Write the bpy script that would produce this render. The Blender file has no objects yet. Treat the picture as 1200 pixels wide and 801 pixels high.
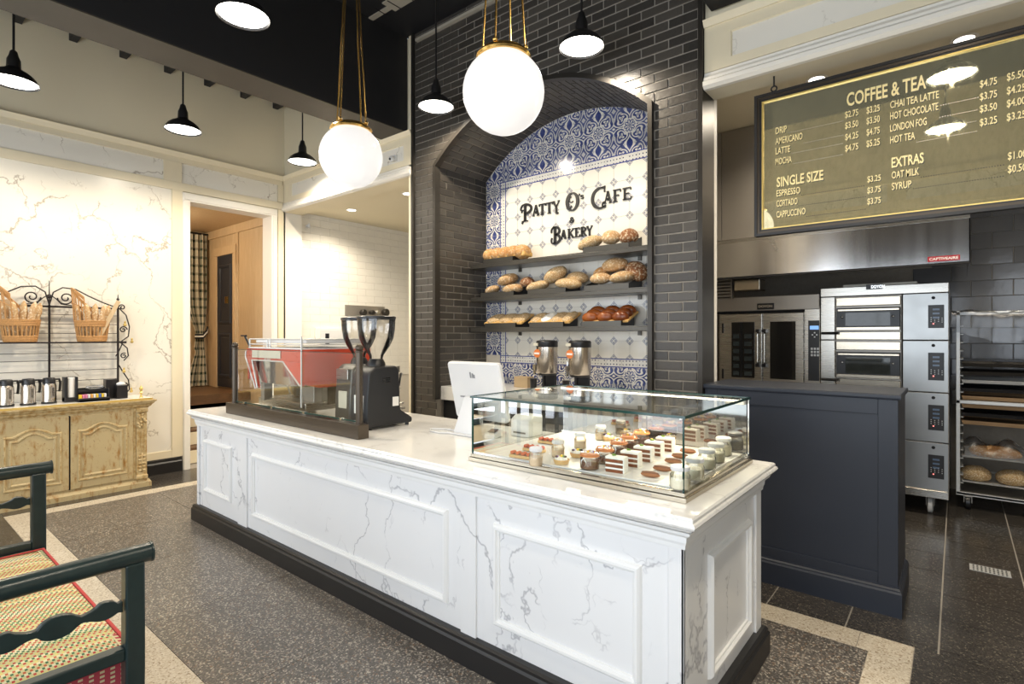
import bpy, bmesh, math, random
from mathutils import Vector, Matrix, noise
random.seed(7)
PI = math.pi
SC = bpy.context.scene
COL = SC.collection

# ---------------------------------------------------------------- camera
F, HC, HY = 635.6, 1.5, 394.0
CX, SX = -.6347, .7727          # forward = (CX, SX), right = (SX, -CX)
cam_d = bpy.data.cameras.new('camera'); cam = bpy.data.objects.new('camera', cam_d); COL.objects.link(cam)
cam.location = (0, 0, HC); cam.rotation_euler = (PI/2, 0, math.atan2(-CX, SX))
cam_d.sensor_width = 36; cam_d.lens = 36*F/1200; cam_d.shift_y = (HY-400.5)/1200
cam_d.clip_start = .02
SC.camera = cam

# ---------------------------------------------------------------- light and exposure
SC.view_settings.view_transform = 'Standard'; SC.view_settings.look = 'None'
SC.view_settings.gamma = 1; SC.view_settings.use_curve_mapping = False
SC.view_settings.exposure = 0.27
w = bpy.data.worlds.new('world'); SC.world = w; w.use_nodes = True
w.node_tree.nodes['Background'].inputs[0].default_value = (.75, .85, 1, 1)
w.node_tree.nodes['Background'].inputs[1].default_value = 1.0

def area(name, loc, target, sx, sy, power, col, spread=PI):
    l = bpy.data.lights.new(name, 'AREA'); l.shape = 'RECTANGLE'; l.size = sx; l.size_y = sy
    l.energy = power; l.color = col; l.spread = spread
    o = bpy.data.objects.new(name, l); COL.objects.link(o); o.location = loc
    o.rotation_euler = (Vector(target)-Vector(loc)).to_track_quat('-Z', 'Y').to_euler()
    return o
DAY = (.86, .93, 1)
area('window_daylight', (-4.6, -1.14, 1.7), (-4.6, 3, 2.1), 2.4, 2.2, 50, DAY)
area('window_daylight', (-1.2, -1.14, 1.7), (-1.2, 3, 2.1), 2.4, 2.2, 50, DAY)
area('window_daylight', (1.5, -1.14, 1.7), (1.2, 3, 1.5), 1.8, 2.2, 36, DAY)
area('kitchen_fill', (3.3, 5.0, 2.2), (0, 5.2, 1.0), 1.6, 1.4, 10, (.82, .9, 1))  # unseen lamp filling the kitchen with light; no window behind it

# ---------------------------------------------------------------- pixel of the photograph -> point on a real plane
def dr(px):
    r = (px-600)/F
    return CX+SX*r, SX-CX*r
def atZ(px, py, z):
    d = F*(HC-z)/(py-HY); a = dr(px); return Vector((a[0]*d, a[1]*d, z))
def atY(px, py, y):
    a = dr(px); d = y/a[1]; return Vector((a[0]*d, y, HC-(py-HY)*d/F))
def atX(px, py, x):
    a = dr(px); d = x/a[0]; return Vector((x, a[1]*d, HC-(py-HY)*d/F))

# ---------------------------------------------------------------- node expressions
class E:
    def __init__(s, nt, sock): s.nt, s.s = nt, sock
    def _m(s, op, *a, clamp=False):
        n = s.nt.nodes.new('ShaderNodeMath'); n.operation = op; n.use_clamp = clamp
        for i, v in enumerate((s,)+a):
            if isinstance(v, E): s.nt.links.new(v.s, n.inputs[i])
            else: n.inputs[i].default_value = v
        return E(s.nt, n.outputs[0])
    def __add__(s, o): return s._m('ADD', o)
    def __sub__(s, o): return s._m('SUBTRACT', o)
    def __mul__(s, o): return s._m('MULTIPLY', o)
    def __truediv__(s, o): return s._m('DIVIDE', o)
    def lt(s, o): return s._m('LESS_THAN', o)
    def gt(s, o): return s._m('GREATER_THAN', o)
    def abs(s): return s._m('ABSOLUTE')
    def frac(s): return s._m('FRACT')
    def floor(s): return s._m('FLOOR')
    def sin(s): return s._m('SINE')
    def cos(s): return s._m('COSINE')
    def sqrt(s): return s._m('SQRT')
    def atan2(s, o): return s._m('ARCTAN2', o)
    def max(s, o): return s._m('MAXIMUM', o)
    def min(s, o): return s._m('MINIMUM', o)
    def step(s, a, b):
        n = s.nt.nodes.new('ShaderNodeMapRange'); n.inputs[1].default_value = a; n.inputs[2].default_value = b
        s.nt.links.new(s.s, n.inputs[0]); return E(s.nt, n.outputs[0])

class Mat:
    def __init__(s, name, col=(.8, .8, .8), rough=.5, metal=0, **k):
        s.m = bpy.data.materials.new(name); s.m.use_nodes = True; s.nt = s.m.node_tree
        s.b = s.nt.nodes['Principled BSDF']
        s.set('Base Color', (*col, 1)); s.set('Roughness', rough); s.set('Metallic', metal)
        for a, v in k.items(): s.set(a.replace('_', ' '), v)
        s.m.diffuse_color = (*col, 1)
    def set(s, n, v): s.b.inputs[n].default_value = v
    def link(s, a, n): s.nt.links.new(a.s if isinstance(a, E) else a, s.b.inputs[n] if isinstance(n, str) else n)
    def new(s, t, **k):
        n = s.nt.nodes.new(t)
        for a, v in k.items(): setattr(n, a, v)
        return n
    def pos(s, obj=False, scale=(1, 1, 1), loc=(0, 0, 0)):
        if obj: src = s.new('ShaderNodeTexCoord').outputs['Object']
        else: src = s.new('ShaderNodeNewGeometry').outputs['Position']
        mp = s.new('ShaderNodeMapping'); mp.inputs['Scale'].default_value = scale; mp.inputs['Location'].default_value = loc
        s.nt.links.new(src, mp.inputs[0]); return mp.outputs[0]
    def xyz(s, obj=False, **k):
        n = s.new('ShaderNodeSeparateXYZ'); s.nt.links.new(s.pos(obj, **k), n.inputs[0])
        return [E(s.nt, o) for o in n.outputs]
    def noise(s, v, scale, detail=3, rough=.5, dist=0, col=False):
        n = s.new('ShaderNodeTexNoise'); n.inputs['Scale'].default_value = scale; n.inputs['Detail'].default_value = detail
        n.inputs['Roughness'].default_value = rough; n.inputs['Distortion'].default_value = dist
        s.nt.links.new(v, n.inputs['Vector']); return n.outputs['Color'] if col else E(s.nt, n.outputs[0])
    def mix(s, f, a, b, mode='MIX'):
        n = s.new('ShaderNodeMix', data_type='RGBA', blend_type=mode)
        for i, v in ((0, f), (6, a), (7, b)):
            if isinstance(v, E): s.nt.links.new(v.s, n.inputs[i])
            elif isinstance(v, bpy.types.NodeSocket): s.nt.links.new(v, n.inputs[i])
            elif isinstance(v, (int, float)): n.inputs[i].default_value = v
            else: n.inputs[i].default_value = (*v, 1)
        return n.outputs[2]
    def ramp(s, f, *stops, const=False):
        n = s.new('ShaderNodeValToRGB'); cr = n.color_ramp
        if const: cr.interpolation = 'CONSTANT'
        while len(cr.elements) < len(stops): cr.elements.new(.5)
        for e, (p, c) in zip(cr.elements, stops): e.position = p; e.color = (*c, 1)
        s.nt.links.new(f.s if isinstance(f, E) else f, n.inputs[0]); return n.outputs[0]
    def bump(s, h, strength=.2, dist=.01):
        n = s.new('ShaderNodeBump'); n.inputs['Strength'].default_value = strength; n.inputs['Distance'].default_value = dist
        s.nt.links.new(h.s if isinstance(h, E) else h, n.inputs['Height']); s.nt.links.new(n.outputs[0], s.b.inputs['Normal'])
        return s

def simple(name, col, rough=.5, metal=0, var=.08, scale=8, bump=0, bscale=60, obj=True, **k):
    m = Mat(name, col, rough, metal, **k)
    v = m.pos(obj); n = m.noise(v, scale, 4)
    a = tuple(max(0, c*(1-var)) for c in col); b = tuple(min(1, c*(1+var)) for c in col)
    m.link(m.mix(n, a, b), 'Base Color')
    if bump: m.bump(m.noise(v, bscale, 4), bump, .004)
    return m.m

def marble(name, base, vein, seed=0, amt=1.0, rough=.25):
    m = Mat(name, base, rough)
    v = m.pos(loc=(seed*3.1, seed*1.7, seed*2.3))
    n = m.noise(v, 2.2, 5, .6, col=True)
    vm = m.new('ShaderNodeVectorMath', operation='MULTIPLY_ADD')
    m.nt.links.new(n, vm.inputs[0]); vm.inputs[1].default_value = (.55, .55, .55); m.nt.links.new(v, vm.inputs[2])
    out = None
    for sc, wd, lo, k in ((1.15, .009, .44, .8), (2.1, .009, .47, .75), (4.2, .011, .55, .4)):
        sq = m.new('ShaderNodeMapping'); sq.inputs['Rotation'].default_value = (.5, .6, .4); sq.inputs['Scale'].default_value = (1, 1, .6)
        m.nt.links.new(vm.outputs[0], sq.inputs[0])
        vo = m.new('ShaderNodeTexVoronoi', feature='DISTANCE_TO_EDGE'); vo.inputs['Scale'].default_value = sc
        m.nt.links.new(sq.outputs[0], vo.inputs['Vector'])
        line = E(m.nt, vo.outputs[0]).step(wd*sc**.5, 0)
        mask = m.noise(v, sc*1.6, 2).step(lo, lo+.1)
        t = line*mask*(k*amt)
        out = t if out is None else out.max(t)
    cloud = m.noise(v, 1.5, 3).step(.4, .8)*.12
    m.link(m.mix(out.max(cloud*.6), base, vein), 'Base Color')
    return m.m

def wood(name, c1, c2, rough=.5, scale=(1, 1, 1), wscale=3, obj=True):
    m = Mat(name, c1, rough); v = m.pos(obj, scale=scale)
    n = m.noise(v, wscale, 6, .6, 1.2)
    m.link(m.ramp(n, (.3, c1), (.55, c2), (.7, c1)), 'Base Color'); m.bump(n, .08, .003)
    return m.m

def metal(name, col, rough=.28, scale=(1, 1, 60), var=.12, m_=1):
    m = Mat(name, col, rough, m_); v = m.pos(True, scale=scale); n = m.noise(v, 3, 3)
    m.link(n.step(.1, .9)*.09+(rough-.045), 'Roughness')
    m.link(m.mix(m.noise(m.pos(True), 2.2, 3), tuple(c*(1-var) for c in col), tuple(min(1, c*(1+var)) for c in col)), 'Base Color')
    return m.m

def emit(name, col, s, base=(.9, .9, .9), rough=.3):
    m = Mat(name, base, rough); m.set('Emission Color', (*col, 1)); m.set('Emission Strength', s); return m.m

def glass(name, col=(.97, 1, .985), rough=0.0, alpha=.12):
    # thin sheet of glass: mostly clear, mirror-like at grazing angles
    m = bpy.data.materials.new(name); m.use_nodes = True; nt = m.node_tree; nt.nodes.clear()
    o = nt.nodes.new('ShaderNodeOutputMaterial'); mx = nt.nodes.new('ShaderNodeMixShader')
    t = nt.nodes.new('ShaderNodeBsdfTransparent'); t.inputs[0].default_value = (*col, 1)
    g = nt.nodes.new('ShaderNodeBsdfGlossy'); g.inputs[0].default_value = (1, 1, 1, 1); g.inputs['Roughness'].default_value = rough
    fr = nt.nodes.new('ShaderNodeFresnel'); fr.inputs[0].default_value = 1.45
    mu = nt.nodes.new('ShaderNodeMath'); mu.operation = 'MULTIPLY_ADD'; mu.inputs[1].default_value = 1.0; mu.inputs[2].default_value = alpha*.2
    mu.use_clamp = True
    nt.links.new(fr.outputs[0], mu.inputs[0]); nt.links.new(mu.outputs[0], mx.inputs[0])
    nt.links.new(t.outputs[0], mx.inputs[1]); nt.links.new(g.outputs[0], mx.inputs[2]); nt.links.new(mx.outputs[0], o.inputs[0])
    return m

M = {}
M['cream_wall'] = simple('cream_wall_paint', (.76, .68, .50), .75, var=.03, scale=1.5, obj=False)
M['cream_trim'] = simple('cream_trim_paint', (.80, .71, .52), .45, var=.02, obj=False)
M['white_trim'] = simple('white_trim_paint', (.86, .82, .74), .4, var=.02, obj=False)
M['marble_warm'] = marble('warm_marble', (.84, .80, .71), (.24, .18, .11), 1, .9)
M['marble_cool'] = marble('white_marble', (.82, .82, .82), (.25, .25, .28), 2, .85, .3)
M['marble_top'] = marble('worktop_marble', (.84, .83, .80), (.40, .37, .35), 5, .45, .15)
M['black_ceiling'] = simple('black_ceiling_paint', (.012, .012, .014), .6, var=.1, obj=False)
M['beam_grey'] = simple('dark_grey_plaster', (.06, .051, .04), .6, var=.2, scale=5, obj=False)
M['black_paint'] = simple('black_paint', (.014, .013, .013), .4, var=.1)
M['black_plastic'] = simple('black_plastic', (.012, .012, .014), .35, var=.05)
M['steel_dark'] = simple('dark_bronze_steel', (.045, .04, .034), .35, .5, var=.1)
M['blue_paint'] = simple('navy_counter_paint', (.016, .021, .034), .42, var=.15, scale=3, obj=False)
M['green_paint'] = simple('dark_green_paint', (.012, .024, .024), .3, var=.35, scale=25, bump=.1)
M['steel'] = metal('brushed_steel', (.50, .48, .44), .28)
M['steel_dull'] = metal('dull_steel', (.38, .35, .31), .4, m_=.7)
M['chrome'] = simple('chrome', (.75, .74, .72), .12, 1, var=.03)
M['brass'] = simple('polished_brass', (.72, .46, .14), .22, 1, var=.05)
M['gold_paint'] = simple('gold_paint', (.75, .55, .18), .35, .6, var=.12)
M['white_plastic'] = simple('white_plastic', (.70, .70, .70), .3, var=.02)
M['white_gloss'] = simple('white_glaze', (.80, .77, .70), .18, var=.05, scale=12)
M['clear'] = glass('clear_glass')
M['case_glass'] = glass('case_glass', (.95, .985, .97), 0, .25)
M['glass_edge'] = simple('green_glass_edge', (.01, .05, .04), .1, var=.2)
M['glass_dark'] = simple('dark_oven_glass', (.012, .012, .012), .06, var=.1)
M['hopper'] = glass('smoked_clear_plastic', (.95, .945, .94), .08, .2)
M['light_wood'] = wood('light_oak', (.66, .50, .31), (.58, .42, .24), .5, (8, 8, .6))
M['brown_wood'] = wood('brown_wood', (.16, .08, .035), (.10, .05, .02), .45, (3, .5, 3))
M['cardboard'] = simple('cardboard', (.42, .31, .18), .8, var=.1)
M['orange'] = simple('orange_label', (.72, .20, .04), .5, var=.05)
M['blue_screen'] = emit('blue_display', (.25, .5, 1), .9, (.02, .03, .08))
M['red_led'] = emit('red_indicator', (1, .1, .08), 2)
M['lamp'] = emit('lit_lamp_lens', (1, .95, .86), 9)
M['globe'] = emit('lit_opal_glass', (1, .96, .915), .66, (.3, .3, .3), .12)
M['downlight'] = emit('lit_downlight', (1, .93, .82), 6)
M['case_light'] = emit('lit_case_strip', (1, .9, .68), 4)
M['red_paint'] = simple('orange_red_lacquer', (.60, .07, .03), .28, var=.06)
M['wicker'] = simple('honey_wicker', (.50, .26, .09), .6, var=.4, scale=90, bump=.5, bscale=140)
M['iron'] = simple('wrought_iron', (.02, .014, .014), .5, .3, var=.2)
M['paper'] = simple('white_paper', (.82, .80, .76), .8, var=.03)
M['kraft'] = simple('kraft_paper', (.45, .33, .2), .8, var=.08)
M['glaze_grey'] = simple('grey_glazed_tile', (.13, .13, .135), .12, var=.3, scale=3, bump=.25, bscale=9)
M['mortar'] = simple('grey_mortar', (.30, .27, .23), .85, var=.15, scale=30, obj=False)
M['grout'] = simple('white_grout', (.60, .56, .49), .8, var=.04, obj=False)
M['grout_floor'] = simple('grey_grout', (.34, .31, .27), .8, var=.1, obj=False)
M['plum'] = simple('cream_filling', (.9, .86, .76), .6, var=.04)
M['custard'] = simple('beige_custard', (.78, .62, .42), .5, var=.04)
M['milk'] = simple('cream_pudding', (.86, .81, .64), .45, var=.03)
M['choco'] = simple('chocolate_mousse', (.22, .09, .045), .5, var=.15, scale=40)
M['cake'] = simple('red_brown_sponge', (.22, .07, .025), .85, var=.4, scale=120, bump=.5, bscale=200)
M['icing'] = simple('white_icing', (.92, .90, .84), .5, var=.03, bump=.4, bscale=120)
M['crust'] = simple('tart_crust', (.66, .42, .18), .7, var=.15, scale=60)
M['berry'] = simple('red_berry', (.55, .09, .03), .3, var=.3, scale=60)
M['darkberry'] = simple('dark_berry', (.05, .015, .03), .3, var=.3, scale=60)
M['petal_yellow'] = simple('yellow_petal', (.9, .6, .05), .5)
M['petal_violet'] = simple('violet_petal', (.22, .08, .6), .5)
M['leaf'] = simple('green_leaf', (.20, .34, .05), .5)
M['rubber_ring'] = simple('orange_rubber', (.72, .28, .10), .5)
M['near_black'] = simple('dark_void', (.01, .01, .011), .8, var=.1)
M['plastic_film'] = glass('clear_plastic_film', (.80, .81, .83), .4, .3)
M['curtain_band'] = simple('black_band', (.02, .02, .02), .9)

def mk_special():
    # bricks: each object gets its own shade
    m = Mat('charcoal_brick', (.03, .028, .026), .38)
    r = E(m.nt, m.new('ShaderNodeObjectInfo').outputs['Random'])
    n = m.noise(m.pos(), 55, 4)
    c = m.mix((r*.75+n*.35), (.027, .024, .021), (.078, .069, .058))
    m.link(c, 'Base Color'); m.link(n*.3+.2, 'Roughness'); m.bump(n, .35, .004); M['brick'] = m.m
    # terrazzo
    def terr(name, stops, scale, rough):
        m = Mat(name, (.1, .1, .1), rough)
        vo = m.new('ShaderNodeTexVoronoi'); vo.inputs['Scale'].default_value = scale; m.nt.links.new(m.pos(), vo.inputs['Vector'])
        sp = m.new('ShaderNodeSeparateColor'); m.nt.links.new(vo.outputs['Color'], sp.inputs[0])
        col = m.ramp(sp.outputs[0], *stops, const=True)
        n = m.noise(m.pos(), 1.2, 3)
        r = E(m.nt, m.new('ShaderNodeObjectInfo').outputs['Random'])
        m.link(m.mix((n*.5+r*.35)*.3, col, (.0, .0, .0), 'MIX'), 'Base Color')
        return m.m
    M['terrazzo'] = terr('grey_terrazzo', [(0, (.11, .098, .086)), (.42, (.16, .145, .128)), (.62, (.075, .068, .062)), (.76, (.34, .30, .25)), (.9, (.52, .47, .39)), (.96, (.24, .15, .09))], 145, .28)
    M['terrazzo_black'] = terr('black_terrazzo', [(0, (.050, .044, .039)), (.5, (.07, .062, .054)), (.8, (.036, .032, .029)), (.93, (.16, .14, .11))], 160, .2)
    M['terrazzo_cream'] = terr('cream_terrazzo', [(0, (.62, .54, .42)), (.5, (.72, .65, .53)), (.8, (.50, .41, .29)), (.93, (.33, .25, .16))], 150, .35)
    # distressed cream cabinet paint
    m = Mat('distressed_cream_paint', (.6, .5, .3), .55); v = m.pos()
    n1 = m.noise(v, 7, 6, .65).step(.38, .56); n2 = m.noise(m.pos(scale=(1, 1, .35)), 26, 5, .6).step(.5, .66)
    c = m.mix((n1*n2), (.50, .39, .205), (.33, .165, .035)); c2 = m.mix(m.noise(v, 70, 3).step(.66, .72), c, (.17, .07, .015))
    m.link(c2, 'Base Color'); m.bump(n2, .1, .002); M['distressed'] = m.m
    m = Mat('gilded_carving', (.62, .47, .22), .5); n = m.noise(m.pos(), 30, 4).step(.4, .65)
    m.link(m.mix(n, (.58, .45, .24), (.40, .25, .085)), 'Base Color'); M['carved'] = m.m
    # azulejo tiles
    T = .155
    m = Mat('blue_patterned_tile', (.7, .7, .7), .15); x, y, z = m.xyz()
    u = ((x+3.58)/T/2).frac()-.5; v = ((z-1.306)/T/2).frac()-.5
    r = (u*u+v*v).sqrt(); th = u.atan2(v)
    au = u.abs(); av = v.abs(); k = (au+av)
    w = m.noise(m.pos(), 30, 2)
    f1 = ((r*44)+(th*8).sin()*2.2).cos()
    q = au-.25; q2 = av-.25; rq = (q*q+q2*q2).sqrt(); tq = q.atan2(q2)
    f2 = ((rq*60)+(tq*3+rq*18).sin()*1.9+(w*1.5)).cos()
    ink = r.lt(.17)*(f1.gt(.0))+r.gt(.17)*(f2.gt(-.12))
    ring = (r-.19).abs().lt(.014)
    fine = ((x*620).sin()*(z*620).sin()).gt(.0)*(k.gt(.62)).max(k.lt(.06))
    deep = m.noise(m.pos(), 14, 1).step(.35, .65)
    blue = m.mix(deep, (.035, .05, .18), (.09, .115, .29))
    c = m.mix(ink, (.74, .73, .68), blue); c = m.mix(ring, c, (.8, .78, .72)); c = m.mix(fine*.7, c, (.12, .14, .25))
    m.link(c, 'Base Color'); M['azulejo'] = m.m
    m = Mat('blue_border_tile', (.7, .7, .7), .15); x, y, z = m.xyz()
    d1 = ((x/.031).frac()-.5).abs(); d2 = ((z/.031).frac()-.5).abs()
    e = (d1*d1+d2*d2).sqrt().lt(.2); w = m.noise(m.pos(), 60, 1).step(.4, .42)
    M['border_m'] = m; c = m.mix(e*w, (.72, .71, .67), (.045, .05, .12)); m.link(c, 'Base Color'); M['border'] = m.m
    m = Mat('cream_tile_with_corner_flowers', (.78, .75, .66), .16); x, y, z = m.xyz()
    u = (((x+3.58)/T).frac()-.5).abs()*-1+.5; v = (((z-1.306)/T).frac()-.5).abs()*-1+.5
    k = u+v; e = k.lt(.25)*k.gt(.205); e2 = k.lt(.18)*((u-v).abs().gt(.025))*((u*v).gt(.0010)).max(k.lt(.05))
    c = m.mix((e.max(e2))*.85, (.80, .77, .69), (.13, .15, .24)); m.link(c, 'Base Color'); M['field'] = m.m
    # woven cushion
    m = Mat('woven_striped_fabric', (.6, .55, .3), .9); x, y, z = m.xyz(obj=True)
    row = (x*82).floor(); wn = m.new('ShaderNodeTexWhiteNoise', noise_dimensions='1D'); m.nt.links.new(row.s, wn.inputs['W'])
    base = m.ramp(wn.outputs[0], (0, (.58, .53, .27)), (.4, (.70, .66, .42)), (.75, (.52, .52, .22)), const=True)
    wn2 = m.new('ShaderNodeTexWhiteNoise', noise_dimensions='1D'); m.nt.links.new((row+31.7).s, wn2.inputs['W'])
    ink = m.ramp(wn2.outputs[0], (0, (.50, .04, .035)), (.38, (.05, .16, .07)), (.6, (.70, .60, .2)), (.75, (.56, .12, .05)), const=True)
    dash = ((y*62+row*.37).frac()).lt(.42)*((x*82).frac()-.5).abs().lt(.42)
    m.link(m.mix(dash, base, ink), 'Base Color'); m.bump(((y*62+row*.37).frac()-.5).abs(), .4, .004); M['weave'] = m.m
    m = Mat('red_and_cream_woven_edge', (.5, .1, .1), .9); x, y, z = m.xyz(obj=True)
    a = ((x*36).frac()).lt(.45); b = ((y*36).frac()).lt(.45); cc = ((z*70).frac()).lt(.5)
    s = (x*9).floor().sin().gt(.2)
    c = m.mix((cc*(a.max(b))), m.mix(s, (.42, .05, .07), (.04, .13, .06)), (.66, .58, .34)); m.link(c, 'Base Color'); M['weave_edge'] = m.m
    M['piping'] = simple('red_piping', (.55, .06, .05), .8)
    # plaid curtain
    m = Mat('green_plaid_cotton', (.7, .65, .5), .9)
    uv = m.new('ShaderNodeUVMap'); sp = m.new('ShaderNodeSeparateXYZ'); m.nt.links.new(uv.outputs[0], sp.inputs[0])
    u, v = E(m.nt, sp.outputs[0]), E(m.nt, sp.outputs[1])
    a = ((u*15).frac()-.5).abs().lt(.15); b = ((v*19).frac()-.5).abs().lt(.15)
    c = m.mix((a+b)*.5, (.66, .60, .46), (.02, .045, .025)); m.link(c, 'Base Color'); M['plaid'] = m.m
    # breads
    def bread(name, c1, c2, flour, sc=14, b=.5):
        m = Mat(name, c1, .7); v = m.pos(True); n = m.noise(v, sc, 5, .6); n2 = m.noise(v, sc*4, 3)
        c = m.mix(n.step(.3, .7), c1, c2); c = m.mix(n2.step(.5, .62)*flour, c, (.80, .68, .48)); m.link(c, 'Base Color'); m.bump(n2, b, .008)
        return m.m
    M['bread_gold'] = bread('golden_crust', (.62, .33, .11), (.42, .18, .045), .5)
    M['bread_pale'] = bread('floured_crust', (.60, .40, .20), (.40, .21, .08), .8)
    M['bread_brown'] = bread('dark_crust', (.30, .12, .035), (.16, .05, .015), .6)
    M['bread_oat'] = bread('oat_topped_crust', (.58, .40, .19), (.40, .22, .08), .95, 30)
    M['bread_glazed'] = bread('glazed_brown_crust', (.36, .10, .018), (.14, .03, .008), 0, 8, .1); M['bread_glazed'].node_tree.nodes['Principled BSDF'].inputs['Roughness'].default_value = .25
    M['bread_crumb'] = bread('buttery_golden_side', (.78, .48, .15), (.66, .36, .1), .2)
    # menu glass: aged gold mirror
    m = Mat('aged_gold_mirror', (.22, .20, .12), .06, .85); n = m.noise(m.pos(), 8, 6, .75).step(.3, .75)
    n2 = m.noise(m.pos(scale=(1, 1, .4)), 45, 4, .7).step(.45, .75)
    m.link(m.mix(n*.5+n2*.4, (.95, .90, .62), (.62, .59, .40)), 'Base Color'); m.link(n2*.05+.015, 'Roughness'); M['menu_glass'] = m.m
    M['rear_glass'] = simple('smoked_mirror_glass', (.30, .29, .28), .04, .9, var=.05)
mk_special()

# ---------------------------------------------------------------- mesh builder
class MB:
    def __init__(s): s.v, s.f, s.sm, s.uv = [], [], False, None
    def add(s, vs, fs):
        o = len(s.v); s.v += [tuple(p) for p in vs]; s.f += [tuple(i+o for i in f) for f in fs]; return s
    def box(s, x0, x1, y0, y1, z0, z1):
        return s.add([(x, y, z) for z in (z0, z1) for y in (y0, y1) for x in (x0, x1)],
                     [(0, 2, 3, 1), (4, 5, 7, 6), (0, 1, 5, 4), (1, 3, 7, 5), (3, 2, 6, 7), (2, 0, 4, 6)])
    def cbox(s, c, d): return s.box(c[0]-d[0]/2, c[0]+d[0]/2, c[1]-d[1]/2, c[1]+d[1]/2, c[2]-d[2]/2, c[2]+d[2]/2)
    def lathe(s, prof, n=20, c=(0, 0, 0), sx=1, sy=1, caps=True):
        vs, fs = [], []
        for r, z in prof:
            for i in range(n):
                a = 2*PI*i/n; vs.append((c[0]+r*sx*math.cos(a), c[1]+r*sy*math.sin(a), c[2]+z))
        for j in range(len(prof)-1):
            for i in range(n):
                k = (i+1) % n; fs.append((j*n+i, j*n+k, (j+1)*n+k, (j+1)*n+i))
        if caps:
            fs.append(tuple(range(n))[::-1]); fs.append(tuple(range((len(prof)-1)*n, len(prof)*n)))
        return s.add(vs, fs)
    def tube(s, pts, r, n=8, closed=False):
        pts = [Vector(p) for p in pts]; rr = r if isinstance(r, (list, tuple)) else [r]*len(pts)
        vs, fs = [], []; N = len(pts); up = None
        for i, p in enumerate(pts):
            if closed: t = pts[(i+1) % N]-pts[i-1]
            else: t = pts[min(i+1, N-1)]-pts[max(i-1, 0)]
            if t.length < 1e-9: t = Vector((0, 0, 1))
            t.normalize()
            if up is None: up = Vector((0, 0, 1)) if abs(t.z) < .9 else Vector((1, 0, 0))
            a = t.cross(up)
            if a.length < 1e-4: a = t.orthogonal()
            a.normalize(); b = a.cross(t); up = b
            for k in range(n):
                q = 2*PI*k/n; vs.append(p+(a*math.cos(q)+b*math.sin(q))*rr[i])
        for j in range(N if closed else N-1):
            j2 = (j+1) % N
            for k in range(n):
                k2 = (k+1) % n; fs.append((j*n+k, j*n+k2, j2*n+k2, j2*n+k))
        if not closed: fs.append(tuple(range(n))[::-1]); fs.append(tuple(range((N-1)*n, N*n)))
        return s.add(vs, fs)
    def prism(s, poly, lo, hi, plane='xz'):
        # polygon in a plane, extruded along the remaining axis from lo to hi
        def P(a, b, c): return {'xz': (a, c, b), 'yz': (c, a, b), 'xy': (a, b, c)}[plane]
        n = len(poly); vs = [P(a, b, lo) for a, b in poly]+[P(a, b, hi) for a, b in poly]
        fs = [tuple(range(n)), tuple(range(n, 2*n))[::-1]]+[(i, i+n, (i+1) % n+n, (i+1) % n) for i in range(n)]
        return s.add(vs, fs)
    def rings(s, loops, cap0=True, cap1=True):
        n = len(loops[0]); vs = [p for l in loops for p in l]; fs = []
        for j in range(len(loops)-1):
            for i in range(n):
                k = (i+1) % n; fs.append((j*n+i, j*n+k, (j+1)*n+k, (j+1)*n+i))
        if cap0: fs.append(tuple(range(n))[::-1])
        if cap1: fs.append(tuple(range((len(loops)-1)*n, len(loops)*n)))
        return s.add(vs, fs)
    def slab(s, x0, x1, y0, y1, prof, cap0=True, cap1=True):
        # stacked rectangles; prof = (outward offset, z): moulded worktops and plinths with mitred corners
        return s.rings([[(x0-o, y0-o, z), (x1+o, y0-o, z), (x1+o, y1+o, z), (x0-o, y1+o, z)] for o, z in prof], cap0, cap1)
    def frame(s, o, u, v, n, w, h, prof):
        # picture-frame moulding on a plane: prof = (inset, height)
        o, u, v, n = map(Vector, (o, u, v, n)); L = []
        for a, t in prof:
            L.append([o+u*a+v*a+n*t, o+u*(w-a)+v*a+n*t, o+u*(w-a)+v*(h-a)+n*t, o+u*a+v*(h-a)+n*t])
        return s.rings(L, False, False)
    def ball(s, c, r, nu=12, nv=8):
        rx, ry, rz = r if isinstance(r, (tuple, list)) else (r, r, r)
        vs = [(c[0], c[1], c[2]-rz)]
        for j in range(1, nv):
            a = PI*j/nv
            for i in range(nu):
                b = 2*PI*i/nu; vs.append((c[0]+rx*math.sin(a)*math.cos(b), c[1]+ry*math.sin(a)*math.sin(b), c[2]-rz*math.cos(a)))
        vs.append((c[0], c[1], c[2]+rz)); L = len(vs)-1; fs = []
        for i in range(nu):
            k = (i+1) % nu; fs.append((0, 1+k, 1+i)); fs.append((L, 1+(nv-2)*nu+i, 1+(nv-2)*nu+k))
            for j in range(nv-2): fs.append((1+j*nu+i, 1+j*nu+k, 1+(j+1)*nu+k, 1+(j+1)*nu+i))
        return s.add(vs, fs)
    def xf(s, mat, start=0):
        s.v[start:] = [tuple(mat @ Vector(p)) for p in s.v[start:]]; return s
    def build(s, name, mat, parent=None, smooth=False, bevel=0, loc=None, sub=0, weld=False):
        me = bpy.data.meshes.new(name); me.from_pydata(s.v, [], s.f)
        bm = bmesh.new(); bm.from_mesh(me)
        if weld: bmesh.ops.remove_doubles(bm, verts=bm.verts, dist=1e-5)
        bmesh.ops.recalc_face_normals(bm, faces=bm.faces)
        bm.to_mesh(me); bm.free()
        me.materials.append(M[mat] if isinstance(mat, str) else mat)
        if smooth:
            me.polygons.foreach_set('use_smooth', [True]*len(me.polygons))
            if smooth != 'all': me.set_sharp_from_angle(angle=math.radians(38))
        o = bpy.data.objects.new(name, me); COL.objects.link(o)
        if parent: o.parent = parent
        if loc: o.location = loc
        if bevel:
            b = o.modifiers.new('bevel', 'BEVEL'); b.width = bevel; b.segments = 2; b.limit_method = 'ANGLE'
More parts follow.
